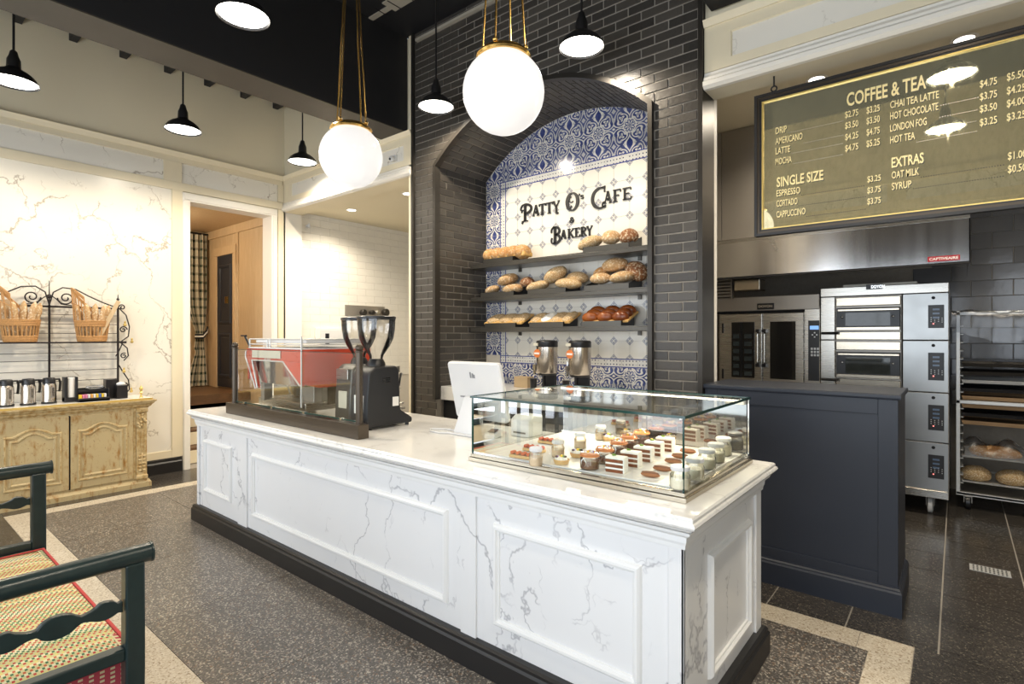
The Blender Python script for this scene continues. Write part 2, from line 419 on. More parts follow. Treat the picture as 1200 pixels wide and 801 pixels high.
        if sub:
            b = o.modifiers.new('sub', 'SUBSURF'); b.levels = b.render_levels = sub
        return o

def mb(): return MB()
def tag(o, label, cat, group=None):
    o['label'] = label; o['category'] = cat
    if group: o['group'] = group
    return o
def thing(name, label, cat, loc=(0, 0, 0), rz=0, group=None):
    o = bpy.data.objects.new(name, None); COL.objects.link(o); o.location = loc; o.rotation_euler = (0, 0, rz)
    o.empty_display_size = .1; return tag(o, label, cat, group)
def struct(o): o['kind'] = 'structure'; return o
def stuff(o): o['kind'] = 'stuff'; return o
def copy_tree(o, loc=None, rz=None, label=None, parent=None, top=True):
    c = o.copy(); COL.objects.link(c); c.parent = parent
    if top:
        if loc is not None: c.location = loc
        if rz is not None: c.rotation_euler = (0, 0, rz)
        if label: c['label'] = label
    for ch in list(o.children): copy_tree(ch, parent=c, top=False)
    return c
def inst(me, name, loc, parent, rot=(0, 0, 0), scale=(1, 1, 1)):
    o = bpy.data.objects.new(name, me); COL.objects.link(o); o.parent = parent
    o.location = loc; o.rotation_euler = rot; o.scale = scale; return o
def kit(mbuild, name, mat, smooth=False, bevel=0):
    # shared mesh data for many alike pieces
    me = bpy.data.meshes.new(name); me.from_pydata(mbuild.v, [], mbuild.f)
    bm = bmesh.new(); bm.from_mesh(me)
    if bevel: bmesh.ops.bevel(bm, geom=list(bm.edges), offset=bevel, segments=1, affect='EDGES')
    bmesh.ops.recalc_face_normals(bm, faces=bm.faces); bm.to_mesh(me); bm.free()
    me.materials.append(M[mat])
    if smooth: me.polygons.foreach_set('use_smooth', [True]*len(me.polygons)); me.set_sharp_from_angle(angle=math.radians(40))
    return me

# ================================================================ THE SETTING
LW, Y0 = -6.74, 3.55
NX0, NX1, NB = -3.85, -1.66, 4.26
AC, AZ, AR = -2.755, 2.02, 1.556
def archz(x):
    q = AR*AR-(x-AC)**2
    return AZ+math.sqrt(max(q, 0))
SPR = archz(NX0)

def setting():
    # ---- floor
    fl = struct(mb().box(-9.3, 4, -3.2, 7.2, -.12, -.004).build('floor', 'grout_floor'))
    def tile_grid(x0, x1, y0, y1, dx, dy, mat, ox=0, oy=0, name='floor_tile', g=.004):
        cache = {}
        i0 = math.floor((x0-ox)/dx); i1 = math.ceil((x1-ox)/dx); j0 = math.floor((y0-oy)/dy); j1 = math.ceil((y1-oy)/dy)
        for i in range(i0, i1):
            for j in range(j0, j1):
                a, b = max(x0, ox+i*dx)+g/2, min(x1, ox+(i+1)*dx)-g/2; c, d = max(y0, oy+j*dy)+g/2, min(y1, oy+(j+1)*dy)-g/2
                if b-a < .03 or d-c < .03: continue
                k = (round(b-a, 3), round(d-c, 3))
                if k not in cache: cache[k] = kit(mb().box(-k[0]/2, k[0]/2, -k[1]/2, k[1]/2, -.008, 0), name, mat)
                inst(cache[k], name, ((a+b)/2, (c+d)/2, 0), fl)
    tile_grid(-5.96, -.33, .97, 3.08, .9, .9, 'terrazzo', -5.96, .97, g=.003)
    tile_grid(-6.72, 2.2, -1.2, .80, .9, .9, 'terrazzo_black', -6.72, -1.0)
    tile_grid(-6.72, -6.13, .80, 3.26, .6, .6, 'terrazzo_black', -6.74, .8)
    tile_grid(-6.72, -1.34, 3.26, 5.8, .6, .6, 'terrazzo_black', -6.74, 3.26)
    tile_grid(-1.34, 1.8, 3.26, 6.9, .38, .36, 'terrazzo_black', -.45, 3.31, g=.008)
    tile_grid(-.16, 1.8, .80, 3.26, .6, .6, 'terrazzo_black', -.16, .8)
    tile_grid(-5.96, -.16, 3.08, 3.26, .62, .3, 'terrazzo_cream', -5.96, 3.0, 'border_tile', .003)
    tile_grid(-6.13, -.16, .80, .97, .62, .3, 'terrazzo_cream', -6.13, .75, 'border_tile', .003)
    tile_grid(-6.13, -5.96, .97, 3.26, .3, .62, 'terrazzo_cream', -6.2, .97, 'border_tile', .003)
    tile_grid(-.33, -.16, .97, 3.08, .3, .62, 'terrazzo_cream', -.4, .97, 'border_tile', .003)
    # ---- ceiling: black deck, joists over the left bay, lower dark ceiling, soffit
    ce = struct(mb().box(-7.0, -4.28, -3.2, Y0+.3, 4.75, 4.85).box(-4.28, 4, -3.2, Y0+.3, 4.5, 4.85).build('ceiling', 'black_ceiling'))
    for y in (.58, .975, 1.385, 1.80, 2.21, 2.62, 3.03, 3.435):
        mb().box(LW, -4.64, y-.032, y+.032, 4.405, 4.75).build('joist', 'black_ceiling', ce)
    # pale light strip fixed to the dark ceiling, over the brick
    struct(mb().box(-4.64, -4.28, -3.2, Y0, 3.55, 3.56).build('trim_beam_underside', 'beam_grey'))
    struct(mb().box(-4.64, -4.28, -3.2, Y0, 3.56, 4.75).build('beam', 'black_ceiling'))
    struct(mb().box(-1.23, 3.2, 2.9, 3.53, 3.6, 4.5).build('soffit', 'black_ceiling'))
    # ---- left wall with the doorway
    m = mb().box(LW-.2, LW, -3.2, 2.43, 0, 4.75).box(LW-.2, LW, 2.43, 3.38, 3.03, 4.75).box(LW-.2, LW, 3.38, Y0+.02, 0, 4.75)
    wl = struct(m.build('wall_left', 'cream_wall'))
    def flat(x, y0, y1, z0, z1, t, name, mat, par): return mb().box(x, x+t, y0, y1, z0, z1).build(name, mat, par, bevel=.002)
    for a, b in ((-2.2, -.02), (.0, 2.25)): flat(LW, a, b, .24, 3.13, .006, 'marble_panel', 'marble_warm', wl)
    for a, b in ((-2.2, -.06), (.05, 2.17), (2.35, 3.46)): flat(LW, a, b, 3.22, 3.44, .006, 'marble_panel', 'marble_warm', wl)
    st = [(LW, -3.1, 3.52, 3.13, 3.22), (LW, -3.1, 3.52, 3.44, 3.50), (LW, 2.17, 2.35, 3.22, 3.44), (LW, 3.465, 3.54, 3.225, 3.44),
          (LW, 2.25, 2.36, .16, 3.13), (LW, -.02, .0, .16, 3.13), (LW, -3.1, 2.25, .16, .24), (LW, 3.465, 3.54, .16, 3.125)]
    for x, a, b, c, d in st: flat(x, a, b, c, d, .02, 'rail', 'cream_trim', wl)
    struct(mb().prism([(LW, 3.50), (LW+.03, 3.50), (LW+.045, 3.53), (LW+.06, 3.55), (LW, 3.55)], -3.1, Y0, 'xz').build('trim_1', 'cream_trim'))
    # door casing
    m = mb()
    for a, b in ((2.355, 2.43), (3.38, 3.455)):
        m.box(LW-.21, LW+.028, a+(.004 if a < 3 else -.004), b+(.004 if a < 3 else -.004), 0, 3.026)
        m.box(LW+.028, LW+.04, a+.012, b-.012, 0, 3.03)
    m.box(LW-.21, LW+.028, 2.355, 3.455, 3.026, 3.12).box(LW+.028, LW+.04, 2.37, 3.44, 3.042, 3.105)
    struct(m.build('trim_doorway', 'white_trim', bevel=.003))
    struct(mb().prism([(LW, 0), (LW+.035, 0), (LW+.035, .11), (LW+.022, .125), (LW+.022, .15), (LW+.01, .16), (LW, .16)], -3.1, 2.35, 'xz').build('baseboard_left', 'black_paint'))
    # ---- headers over the alcove and the kitchen opening
    def header(name, x0, x1, top, ps, flip):
        h = struct(mb().box(x0, x1, Y0+.01, Y0+.18 if x0 > -2 else Y0+.24, 3.107, top).build(name, 'cream_wall'))
        y = Y0+.01
        pr = [(y, 3.107), (y-.03, 3.107), (y-.05, 3.125), (y-.05, 3.15), (y-.035, 3.165), (y-.035, 3.18), (y-.02, 3.20), (y-.02, 3.215), (y, 3.22)]
        m = mb().prism(pr, x0, x1, 'yz'); m.build('crown_moulding', 'white_trim', h)
        for a, b in ps:
            mb().box(a, b, y-.006, y, 3.27, 3.45).build('marble_panel', 'marble_warm', h)
            m = mb().frame((a, y, 3.27), (1, 0, 0), (0, 0, 1), (0, -1, 0), b-a, .18, [(0, .018), (.008, .018), (.014, .006)])
            m.build('bead', 'cream_trim', h)
        xs = [x0]+[v for p in ps for v in p]+[x1]
        for i in range(0, len(xs), 2): mb().box(xs[i], xs[i+1], y-.018, y, 3.27, 3.45).build('stile', 'cream_trim', h)
        mb().box(x0, x1, y-.018, y, 3.22, 3.27).build('rail', 'cream_trim', h)
        mb().box(x0, x1, y-.018, y, 3.45, 3.51).build('rail', 'cream_trim', h)
        mb().prism([(y, 3.51), (y-.03, 3.51), (y-.045, 3.535), (y-.055, 3.55), (y, 3.56)], x0, x1, 'yz').build('cap_moulding', 'cream_trim', h)
    header('wall_header', LW, -4.20, 4.5, [(-6.55, -5.45), (-5.36, -4.32)], 0)
    header('wall_header', -1.28, 3.2, 4.5, [(-1.12, .55), (.7, 2.4)], 0)
    # alcove: jamb, tiled side wall, ceiling, back wall
    struct(mb().box(LW-.2, LW, Y0, 3.80, 0, 3.2).build('wall_alcove_jamb', 'white_trim'))
    wa = struct(mb().box(-6.9, -6.80, 3.80, 6.3, 0, 3.3).build('wall_alcove_left', 'grout'))
    cache = {}; th, tl = .10, .30
    for r in range(9, 32):
        z0 = r*th; z1 = min(z0+th, 3.16)
        if z1-z0 < .03: continue
        y = 3.80-(r % 2)*.15
        while y < 5.72:
            a, b = max(y, 3.80)+.001, y+tl-.001
            if b-a > .05:
                k = (round(b-a, 3), round(z1-z0-.002, 3))
                if k not in cache: cache[k] = kit(mb().box(0, .008, -k[0]/2, k[0]/2, -k[1]/2, k[1]/2), 'wall_tile', 'white_gloss')
                inst(cache[k], 'wall_tile', (-6.80, (a+b)/2, (z0+z1)/2), wa, rot=(0, random.uniform(-.004, .004), 0))
            y += tl
    struct(mb().box(-6.9, -4.2, 6.2, 6.3, 0, 3.3).build('wall_alcove_back', 'cream_wall'))
    ca = struct(mb().box(-6.9, -4.21, 3.79, 6.3, 3.16, 3.3).build('ceiling_alcove', 'cream_wall'))
    # ---- front wall and right wall behind the camera
    FY = -1.2
    fw = mb()
    for a, b in [(-7, -5.9), (-3.3, -2.5), (.1, .5), (2.5, 3.3)]: fw.box(a, b, FY-.2, FY, .5, 2.9)
    fw.box(-7, 3.3, FY-.2, FY, 2.9, 4.75).box(-7, 3.3, FY-.2, FY, 0, .5)
    f = struct(fw.build('wall_front', 'cream_wall'))
    for i, (a, b) in enumerate(((-6.5, -4.6), (-4.4, -2.6), (-2.4, -.7), (-.5, .9), (1.1, 2.9))):
        mb().box(a, b, FY, FY+.006, 3.22, 3.45).build('marble_panel', 'marble_warm', f)
        mb().frame((a-.02, FY, 2.95), (1, 0, 0), (0, 0, 1), (0, 1, 0), b-a+.04, .18, [(0, .0), (0, .03), (.02, .03), (.03, .01)]).build('panel_moulding', 'cream_trim', f)
    mb().box(-6.7, 3.2, FY, FY+.02, 3.13, 3.22).build('rail', 'cream_trim', f)
    mb().box(-6.7, 3.2, FY, FY+.045, 3.45, 3.55).build('rail', 'cream_trim', f)
    for i, (a, b) in enumerate(((-5.9, -3.3), (-2.5, .1), (.5, 2.5))):
        w_ = mb()
        for x in (a, (a+b)/2-.03, b-.06): w_.box(x, x+.06, FY-.12, FY-.06, .5, 2.9)
        w_.box(a, b, FY-.12, FY-.06, .5, .58).box(a, b, FY-.12, FY-.06, 2.82, 2.9).box(a, b, FY-.12, FY-.06, 2.2, 2.26)
        struct(w_.build('window_%d' % (i+1), 'black_paint'))
        mb().frame((a-.1, FY, .4), (1, 0, 0), (0, 0, 1), (0, 1, 0), b-a+.2, 2.6, [(0, 0), (0, .03), (.08, .035), (.1, .0)]).build('casing', 'white_trim', f)
    wr = struct(mb().box(3.2, 3.3, -2.7, 3.6, 0, 4.6).build('wall_right', 'cream_wall'))
    # ---- kitchen shell
    struct(mb().box(-2.6, 3.4, 6.9, 7.0, 0, 3.5).build('wall_kitchen_backing', 'mortar'))
    wk = struct(mb().box(-2.6, 3.4, 6.89, 6.9, 0, 3.5).build('wall_kitchen_back', 'mortar'))
    kt = kit(mb().box(-.149, .149, -.008, 0, -.074, .074), 'wall_tile', 'glaze_grey', bevel=.003)
    for r in range(4, 18):
        for i in range(7): inst(kt, 'wall_tile', (-.2+i*.302+(r % 2)*.15, 6.889, .3+r*.151), wk, rot=(random.uniform(-.012, .012), 0, random.uniform(-.01, .01)))
    struct(mb().box(-2.6, -2.5, 4.4, 7, 0, 3.5).box(3.4, 3.5, 3.5, 7, 0, 3.5).build('wall_kitchen_side', 'mortar'))
    struct(mb().box(-1.52, 3.5, 3.73, 7, 3.46, 3.56).box(-2.6, -1.52, 4.4, 7, 3.46, 3.56).build('ceiling_kitchen', 'cream_wall'))
    struct(mb().box(-1.52, -1.30, 3.74, 3.84, 0, 3.46).build('wall_kitchen_return', 'white_trim'))
    # ---- hallway beyond the doorway
    WY = 3.50
    struct(mb().box(-9.0, -7.55, 1.0, WY, .62, .74).build('floor_landing', 'brown_wood'))
    for i, z in enumerate((.185, .37, .555)):
        s = struct(mb().box(-9, -6.98-i*.19, 1.0, WY, z-.185, z).build('stair_step', 'brown_wood', bevel=.006))
        mb().box(-6.982-i*.19, -6.976-i*.19, 1.0, WY, z-.18, z-.03).build('riser', 'cream_trim', s)
    wh = struct(mb().box(-9.1, -6.94, WY, WY+.1, 0, 3.2).build('wall_hall_right', 'light_wood'))
    a = atY(279, 300, WY).x
    mb().box(a-.03, a+.03, WY-.02, WY, .74, 3.1).build('stile', 'light_wood', wh, bevel=.003)
    mb().box(-8.96, -6.95, WY-.024, WY, 2.98, 3.1).build('rail', 'light_wood', wh, bevel=.003)
    struct(mb().box(-9.1, -9.0, .9, WY, 0, 3.2).build('wall_hall_end', 'light_wood'))
    struct(mb().box(-9.1, -6.94, .9, WY, 3.1, 3.2).build('ceiling_hall', 'light_wood'))
    struct(mb().box(-9.1, -6.94, .9, 1.0, 0, 3.2).build('wall_hall_left', 'light_wood'))
    # dark door with its casing
    x0, x1 = -8.55, -8.02
    d = struct(mb().box(x0, x1, WY-.03, WY, .76, 2.69).build('door_1', 'blue_paint'))
    for z0, z1 in ((.9, 1.55), (1.68, 2.55)):
        mb().frame((x0+.07, WY-.03, z0), (1, 0, 0), (0, 0, 1), (0, -1, 0), x1-x0-.14, z1-z0, [(0, 0), (.01, .014), (.035, .014), (.05, .002)]).build('door_panel', 'blue_paint', d)
    for xx in (-8.26, -8.2):
        mb().box(xx, xx+.025, WY-.045, WY-.03, 1.98, 2.08).build('door_number', 'brass', d)
    m = mb().box(x0-.13, x0, WY-.045, WY, .74, 2.689).box(x1, x1+.09, WY-.045, WY, .74, 2.689).box(x0-.13, x1+.09, WY-.045, WY, 2.69, 2.82)
    struct(m.build('trim_hall_door', 'light_wood', bevel=.006))

def brickwork():
    BL, BH, G = .203, .0667, .0095
    y = Y0+.008
    # front face: mortar plane with an arched hole
    m = mb(); N = 40; xs = [NX0-.009+(NX1-NX0+.018)*i/N for i in range(N+1)]
    m.box(-4.18, NX0-.009, y, y+.17, 0, 4.5).box(NX1+.009, -1.30, y, y+.17, 0, 4.5)
    vs, fs = [], []
    for x in xs: vs += [(x, y, archz(x)+.0095), (x, y, 4.5), (x, y+.17, archz(x)+.0095), (x, y+.17, 4.5)]
    for i in range(N):
        a, b = i*4, i*4+4; fs += [(a, b, b+1, a+1), (a+2, a+3, b+3, b+2), (a, a+2, b+2, b)]
    m.add(vs, fs)
    wb = struct(m.build('wall_back', 'mortar'))
    items = []; full = kit(mb().box(-(BL-G)/2, (BL-G)/2, -.007, 0, -(BH-G)/2, (BH-G)/2), 'brick', 'brick', bevel=.0025)
    r = 0; z = 0.0
    while z < 4.5:
        z0, z1 = z+G/2, min(z+BH-G/2, 4.5); x = -4.17-(r % 2)*BL/2
        while x < -1.31:
            a, b = max(x+G/2, -4.172), min(x+BL-G/2, -1.308); x += BL
            if b-a < .02 or z1 < .55: continue
            segs = [(a, b)]
            if z1 <= SPR+.02:
                segs = [(a, min(b, NX0-.004)), (max(a, NX1+.004), b)]
            for p, q in segs:
                if q-p < .015: continue
                mid = (p+q)/2
                whole = abs((q-p)-(BL-G)) < 1e-4
                lows = [archz(p+(q-p)*i/8)+.004 if NX0 < p+(q-p)*i/8 < NX1 else 0 for i in range(9)]
                if max(lows) > z0:
                    pts = [(p+(q-p)*i/8, min(max(z0, lows[i]), z1)) for i in range(9)]
                    if max(z1-t[1] for t in pts) < .008: continue
                    items.append((mid, z, [(q, z1), (p, z1)]+pts))
                else: items.append((mid, z, 'full' if whole else (p, q, z0, z1)))
        r += 1; z += BH
    items.sort(key=lambda t: t[0]**2+Y0**2+(t[1]-1.5)**2*.3)
    rest = mb()
    for n, (mid, z, k) in enumerate(items):
        if k == 'full':
            if n < 296: inst(full, 'brick', (mid, y, z+BH/2), wb)
            else: rest.box(mid-(BL-G)/2, mid+(BL-G)/2, y-.007, y, z+G/2, z+BH-G/2)
            continue
        q = mb() if n < 296 else rest
        if len(k) == 4: q.box(k[0], k[1], y-.007, y, k[2], k[3])
        else: q.prism(k, y-.007, y, 'xz')
        if n < 296: q.build('brick', 'brick', wb)
    stuff(rest.build('brick_courses', 'brick', wb))
    # niche: left side, arched vault, right side
    t = mb().box(NX0-.3, NX0-.008, Y0+.178, NB+.1, .4, SPR+.02).box(NX1+.008, NX1+.14, Y0+.178, NB+.1, .4, SPR+.02)
    R2 = AR+.008; a0 = math.asin((NX1-AC)/AR); vs, fs = [], []
    for i in range(N+1):
        a = -a0+2*a0*i/N
        for rr in (R2, R2+.1):
            for yy in (Y0+.02, NB+.1): vs.append((AC+rr*math.sin(a), yy, AZ+rr*math.cos(a)))
    for i in range(N):
        a, b = i*4, i*4+4; fs += [(a, a+1, b+1, b), (a+2, b+2, b+3, a+3), (a, b, b+2, a+2)]
    t.add(vs, fs)
    wn = struct(t.build('wall_niche', 'mortar'))
    side = kit(mb().box(0, .008, -(BL-G)/2, (BL-G)/2, -(BH-G)/2, (BH-G)/2), 'brick', 'brick', bevel=.002)
    cut = {}
    def piece(w_):
        w_ = round(w_, 3)
        if w_ not in cut: cut[w_] = kit(mb().box(0, .008, -w_/2, w_/2, -(BH-G)/2, (BH-G)/2), 'brick', 'brick', bevel=.002)
        return cut[w_]
    def course(place, k):
        yy = Y0+.03-(k % 2)*BL/2
        while yy < NB-.02:
            a, b = max(yy+G/2, Y0+.03), min(yy+BL-G/2, NB-.002); yy += BL
            if b-a < .02: continue
            place(side if abs(b-a-BL+G) < 1e-4 else piece(b-a), (a+b)/2)
    k = 0; z = 1.0
    while z+BH < SPR+.01:
        course(lambda me, yc: inst(me, 'brick', (NX0-.008, yc, z+BH/2), wn), k); z += BH; k += 1
    n = int(2*a0*AR/BH); da = 2*a0/n
    for i in range(n):
        a = -a0+da*(i+.5)
        c = (AC+R2*math.sin(a), AZ+R2*math.cos(a))
        # local +x points to the arch centre
        course(lambda me, yc: inst(me, 'brick', (c[0], yc, c[1]), wn, rot=(0, PI/2+a, 0)), i+k)
    # steel edge strips
    m = mb(); path = [(NX0, .9)]+[(AC+AR*math.sin(-a0+2*a0*i/48), AZ+AR*math.cos(-a0+2*a0*i/48)) for i in range(49)]+[(NX1, .9)]
    L = []
    for i, (x, z) in enumerate(path):
        a = Vector((x-AC, 0, z-AZ)) if 0 < i < len(path)-1 else Vector((1 if x > AC else -1, 0, 0))
        if i in (0, len(path)-1): pass
        a.normalize()
        if i in (1, len(path)-2): a = (a+Vector((1 if x > AC else -1, 0, 0))).normalized()
        c = Vector((x, 0, z))
        L.append([(c.x-a.x*.012, Y0-.03, c.z-a.z*.012), (c.x+a.x*.024, Y0-.03, c.z+a.z*.024), (c.x+a.x*.024, Y0+.035, c.z+a.z*.024), (c.x-a.x*.012, Y0+.035, c.z-a.z*.012)])
    struct(m.rings(L).build('trim_arch', 'steel_dark'))
    struct(mb().box(-4.20, -4.165, Y0-.02, Y0+.2, 0, 4.5).build('trim_brick_left', 'steel_dark'))
    struct(mb().box(-4.245, -4.20, Y0-.01, Y0+.24, 0, 4.5).build('trim_2', 'cream_trim'))
    struct(mb().box(-1.315, -1.285, Y0-.03, Y0+.19, 0, 4.5).build('trim_brick_right', 'steel_dark'))
    # tiled rear wall
    wr = struct(mb().box(NX0-.02, NX1+.02, NB+.006, NB+.08, .5, 3.62).build('wall_rear', 'grout'))
    T = .155; FX, FZ, BW = -3.58, 1.306, .0775
    def tile(x0, x1, z0, z1, mat, name='tile'):
        x0, x1 = max(x0, NX0), min(x1, NX1); g = .0012
        x0 += g; x1 -= g; z0 += g; z1 -= g
        if x1-x0 < .01: return
        n_ = 6; pts = []
        for i in range(n_+1):
            x = x0+(x1-x0)*i/n_; pts.append((x, max(min(z1, archz(x)), z0)))
        if max(p[1] for p in pts)-z0 < .006: return
        mb().prism([(x1, z0), (x0, z0)]+pts, NB, NB+.006, 'xz').build(name, mat, wr)
    FW = 10.65*T
    for i in range(11):
        for j in range(11): tile(FX+i*T, FX+min((i+1)*T, FW), FZ+j*T, FZ+(j+1)*T, 'field')
    top = FZ+11*T
    for i in range(12):
        a, b = FX-BW+i*T, min(FX-BW+(i+1)*T, FX+FW+BW)
        tile(a, b, FZ-BW, FZ, 'border', 'border_tile'); tile(a, b, top, top+BW, 'border', 'border_tile')
    for j in range(11):
        tile(FX-BW, FX, FZ+j*T, FZ+(j+1)*T, 'border', 'border_tile'); tile(FX+FW, FX+FW+BW, FZ+j*T, FZ+(j+1)*T, 'border', 'border_tile')
    for j in range(-2, 13):
        z0 = FZ+j*T; z0 = FZ-BW-(-j)*T if j < 0 else z0
        tile(FX-BW-2*T, FX-BW-T, z0, z0+T, 'azulejo'); tile(FX-BW-T, FX-BW, z0, z0+T, 'azulejo')
    for i in range(-1, 13):
        for j in range(5):
            a = FX-BW+i*T if i >= 0 else -9
            if i >= 0:
                tile(a, a+T, top+BW+j*T, top+BW+(j+1)*T, 'azulejo')
        if i >= 0:
            for j in range(2): tile(FX-BW+i*T, FX-BW+(i+1)*T, FZ-BW-(j+1)*T, FZ-BW-j*T, 'azulejo')
    # slim blue line on either side of the border
    for z in (FZ-BW+.004, FZ-.004, top+.004, top+BW-.004): mb().box(FX-BW, FX+FW+BW, NB-.001, NB+.001, z-.004, z+.004).build('border_line', M['blue_line'], wr)
    for x in (FX-BW+.004, FX-.004): mb().box(x-.004, x+.004, NB-.001, NB+.001, FZ-BW, top+BW).build('border_line', M['blue_line'], wr)
M['blue_line'] = simple('blue_glaze_line', (.05, .07, .3), .2)
setting(); brickwork()

# ================================================================ LAMPS
def lamps():
    prof = [(.012, .25), (.022, .24), (.030, .205), (.042, .175), (.044, .115), (.058, .10), (.095, .080), (.130, .050), (.152, .014), (.158, .0), (.154, .0), (.148, .014), (.127, .046), (.092, .074), (.05, .092)]
    def pendant(label, x, y, z, top, power):
        t = thing('pendant_lamp', label, 'lamp', (x, y, z), group='black dome pendant lamps')
        mb().lathe(prof, 28, caps=False).build('lamp_shade', 'black_paint', t, smooth=True)
        mb().lathe([(.001, .010), (.146, .012), (.146, .018), (.001, .018)], 24, caps=False).build('diffuser', 'lamp', t, smooth=True)
        mb().tube([(0, 0, .24), (0, 0, top-z)], .008, 8).build('stem', 'black_paint', t, smooth=True)
        mb().lathe([(.06, top-z-.02), (.055, top-z)], 16).build('canopy', 'black_paint', t)
        l = bpy.data.lights.new('pendant_light', 'SPOT'); l.energy = power; l.color = (1, .87, .68); l.spot_size = math.radians(160); l.spot_blend = .6; l.shadow_soft_size = .012
        o = bpy.data.objects.new('pendant_light', l); COL.objects.link(o); o.location = (x, y, z-.006)
        return t
    PW = 70
    def at_(px, py, z): q = atZ(px, py, z); return q.x, q.y, q.z
    pendant('black dome pendant in front of left wall, furthest left, cut by the frame', *at_(16, 97, 3.45), 4.75, PW)
    pendant('black dome pendant in front of left wall, between two others', *at_(214.5, 153, 3.45), 4.75, PW)
    pendant('black dome pendant nearest the left corner of the room', *at_(354.5, 190.5, 3.45), 4.75, PW)
    pendant('large looking black dome pendant cut by the top edge, against the black beam', *at_(285, 20, 3.5), 4.5, PW)
    pendant('black dome pendant in front of dark brick, left of the round globe', *at_(511, 126, 3.5), 4.5, PW)
    pendant('black dome pendant in front of dark brick, right of the round globe', *at_(681.5, 56, 3.5), 4.5, PW)
    pendant('black dome pendant above the counter end, seen mirrored in menu board', -.035, 1.99, 3.45, 4.5, PW)
    pendant('black dome pendant nearest the entrance, seen mirrored in menu board', -.09, .69, 3.45, 4.5, PW)
    def globe(label, x, y, z):
        t = thing('globe_pendant', label, 'lamp', (x, y, z), group='opal globe pendants')
        R = .175
        pr = [(R*math.sin(PI*i/20), -R*math.cos(PI*i/20)) for i in range(0, 18)]
        pr[0] = (.001, -R)
        g = mb().lathe(pr, 40, caps=False).build('glass_globe', 'globe', t, smooth='all')
        mb().lathe([(.088, .142), (.112, .142), (.118, .150), (.112, .160), (.10, .163), (.098, .172), (.09, .176), (.03, .182), (.001, .184)], 36, caps=False).build('brass_ring', 'brass', t, smooth=True)
        for k in range(4):
            a = PI*.5*k+.35; c, s = math.cos(a), math.sin(a)
            q = mb().tube([(c*.098, s*.098, .165), (c*.012, s*.012, 1.55)], .0042, 8).build('rod', 'brass', t, smooth=True)
            mb().ball((c*.1, s*.1, .178), .011, 8, 6).build('finial', 'brass', q, smooth='all')
        mb().tube([(0, 0, 1.5), (0, 0, 4.5-z)], .009, 8).lathe([(.02, 1.48), (.028, 1.52), (.02, 1.58)], 12).build('stem', 'brass', t, smooth=True)
        mb().lathe([(.07, 4.47-z), (.06, 4.5-z)], 20).build('canopy', 'brass', t)
    globe('white glass globe on brass rods in front of the brick arch', -1.505, 1.775, 2.545)
    globe('white glass globe on brass rods near the white alcove', -2.66, 1.80, 2.52)
    def downlight(label, p, grp, en=60):
        t = thing('recessed_light', label, 'ceiling light', p, group=grp)
        mb().lathe([(.055, -.003), (.075, -.004), (.078, 0), (.055, 0)], 20, caps=False).build('trim_ring', 'white_trim', t)
        mb().lathe([(.001, -.002), (.055, -.002)], 20, caps=False).build('lens', 'downlight', t)
        l = bpy.data.lights.new('recessed_spot', 'SPOT'); l.energy = en; l.color = (1, .88, .70); l.spot_size = math.radians(150); l.spot_blend = .7; l.shadow_soft_size = .06
        o = bpy.data.objects.new('recessed_spot', l); COL.objects.link(o); o.location = (p[0], p[1], p[2]-.02)
    downlight('recessed ceiling light above the left part of menu board', atZ(957, 93, 3.459), 'recessed lights')
    downlight('recessed ceiling light above the right part of menu board', atZ(1130, 46, 3.459), 'recessed lights')
    downlight('recessed ceiling light in the middle of white tiled alcove', atZ(412, 246, 3.159), 'recessed lights', 105)
    downlight('recessed ceiling light in alcove beside the brick pier', atZ(478, 227, 3.159), 'recessed lights', 105)
    for k, (x, y) in enumerate(((-.9, 5.0), (.6, 5.0))):
        downlight(('recessed kitchen ceiling light over the convection oven', 'recessed kitchen ceiling light over the bread rack')[k], (x, y-.2, 3.459), 'recessed lights')
    # soft light inside the hallway and niche fittings
    for p, e, c, r in (((-7.9, 2.2, 2.9), 22, (1, .86, .66), .15),):
        l = bpy.data.lights.new('hall_light', 'POINT'); l.energy = e*1.3; l.color = c; l.shadow_soft_size = r
        o = bpy.data.objects.new('hall_light', l); COL.objects.link(o); o.location = p
lamps()

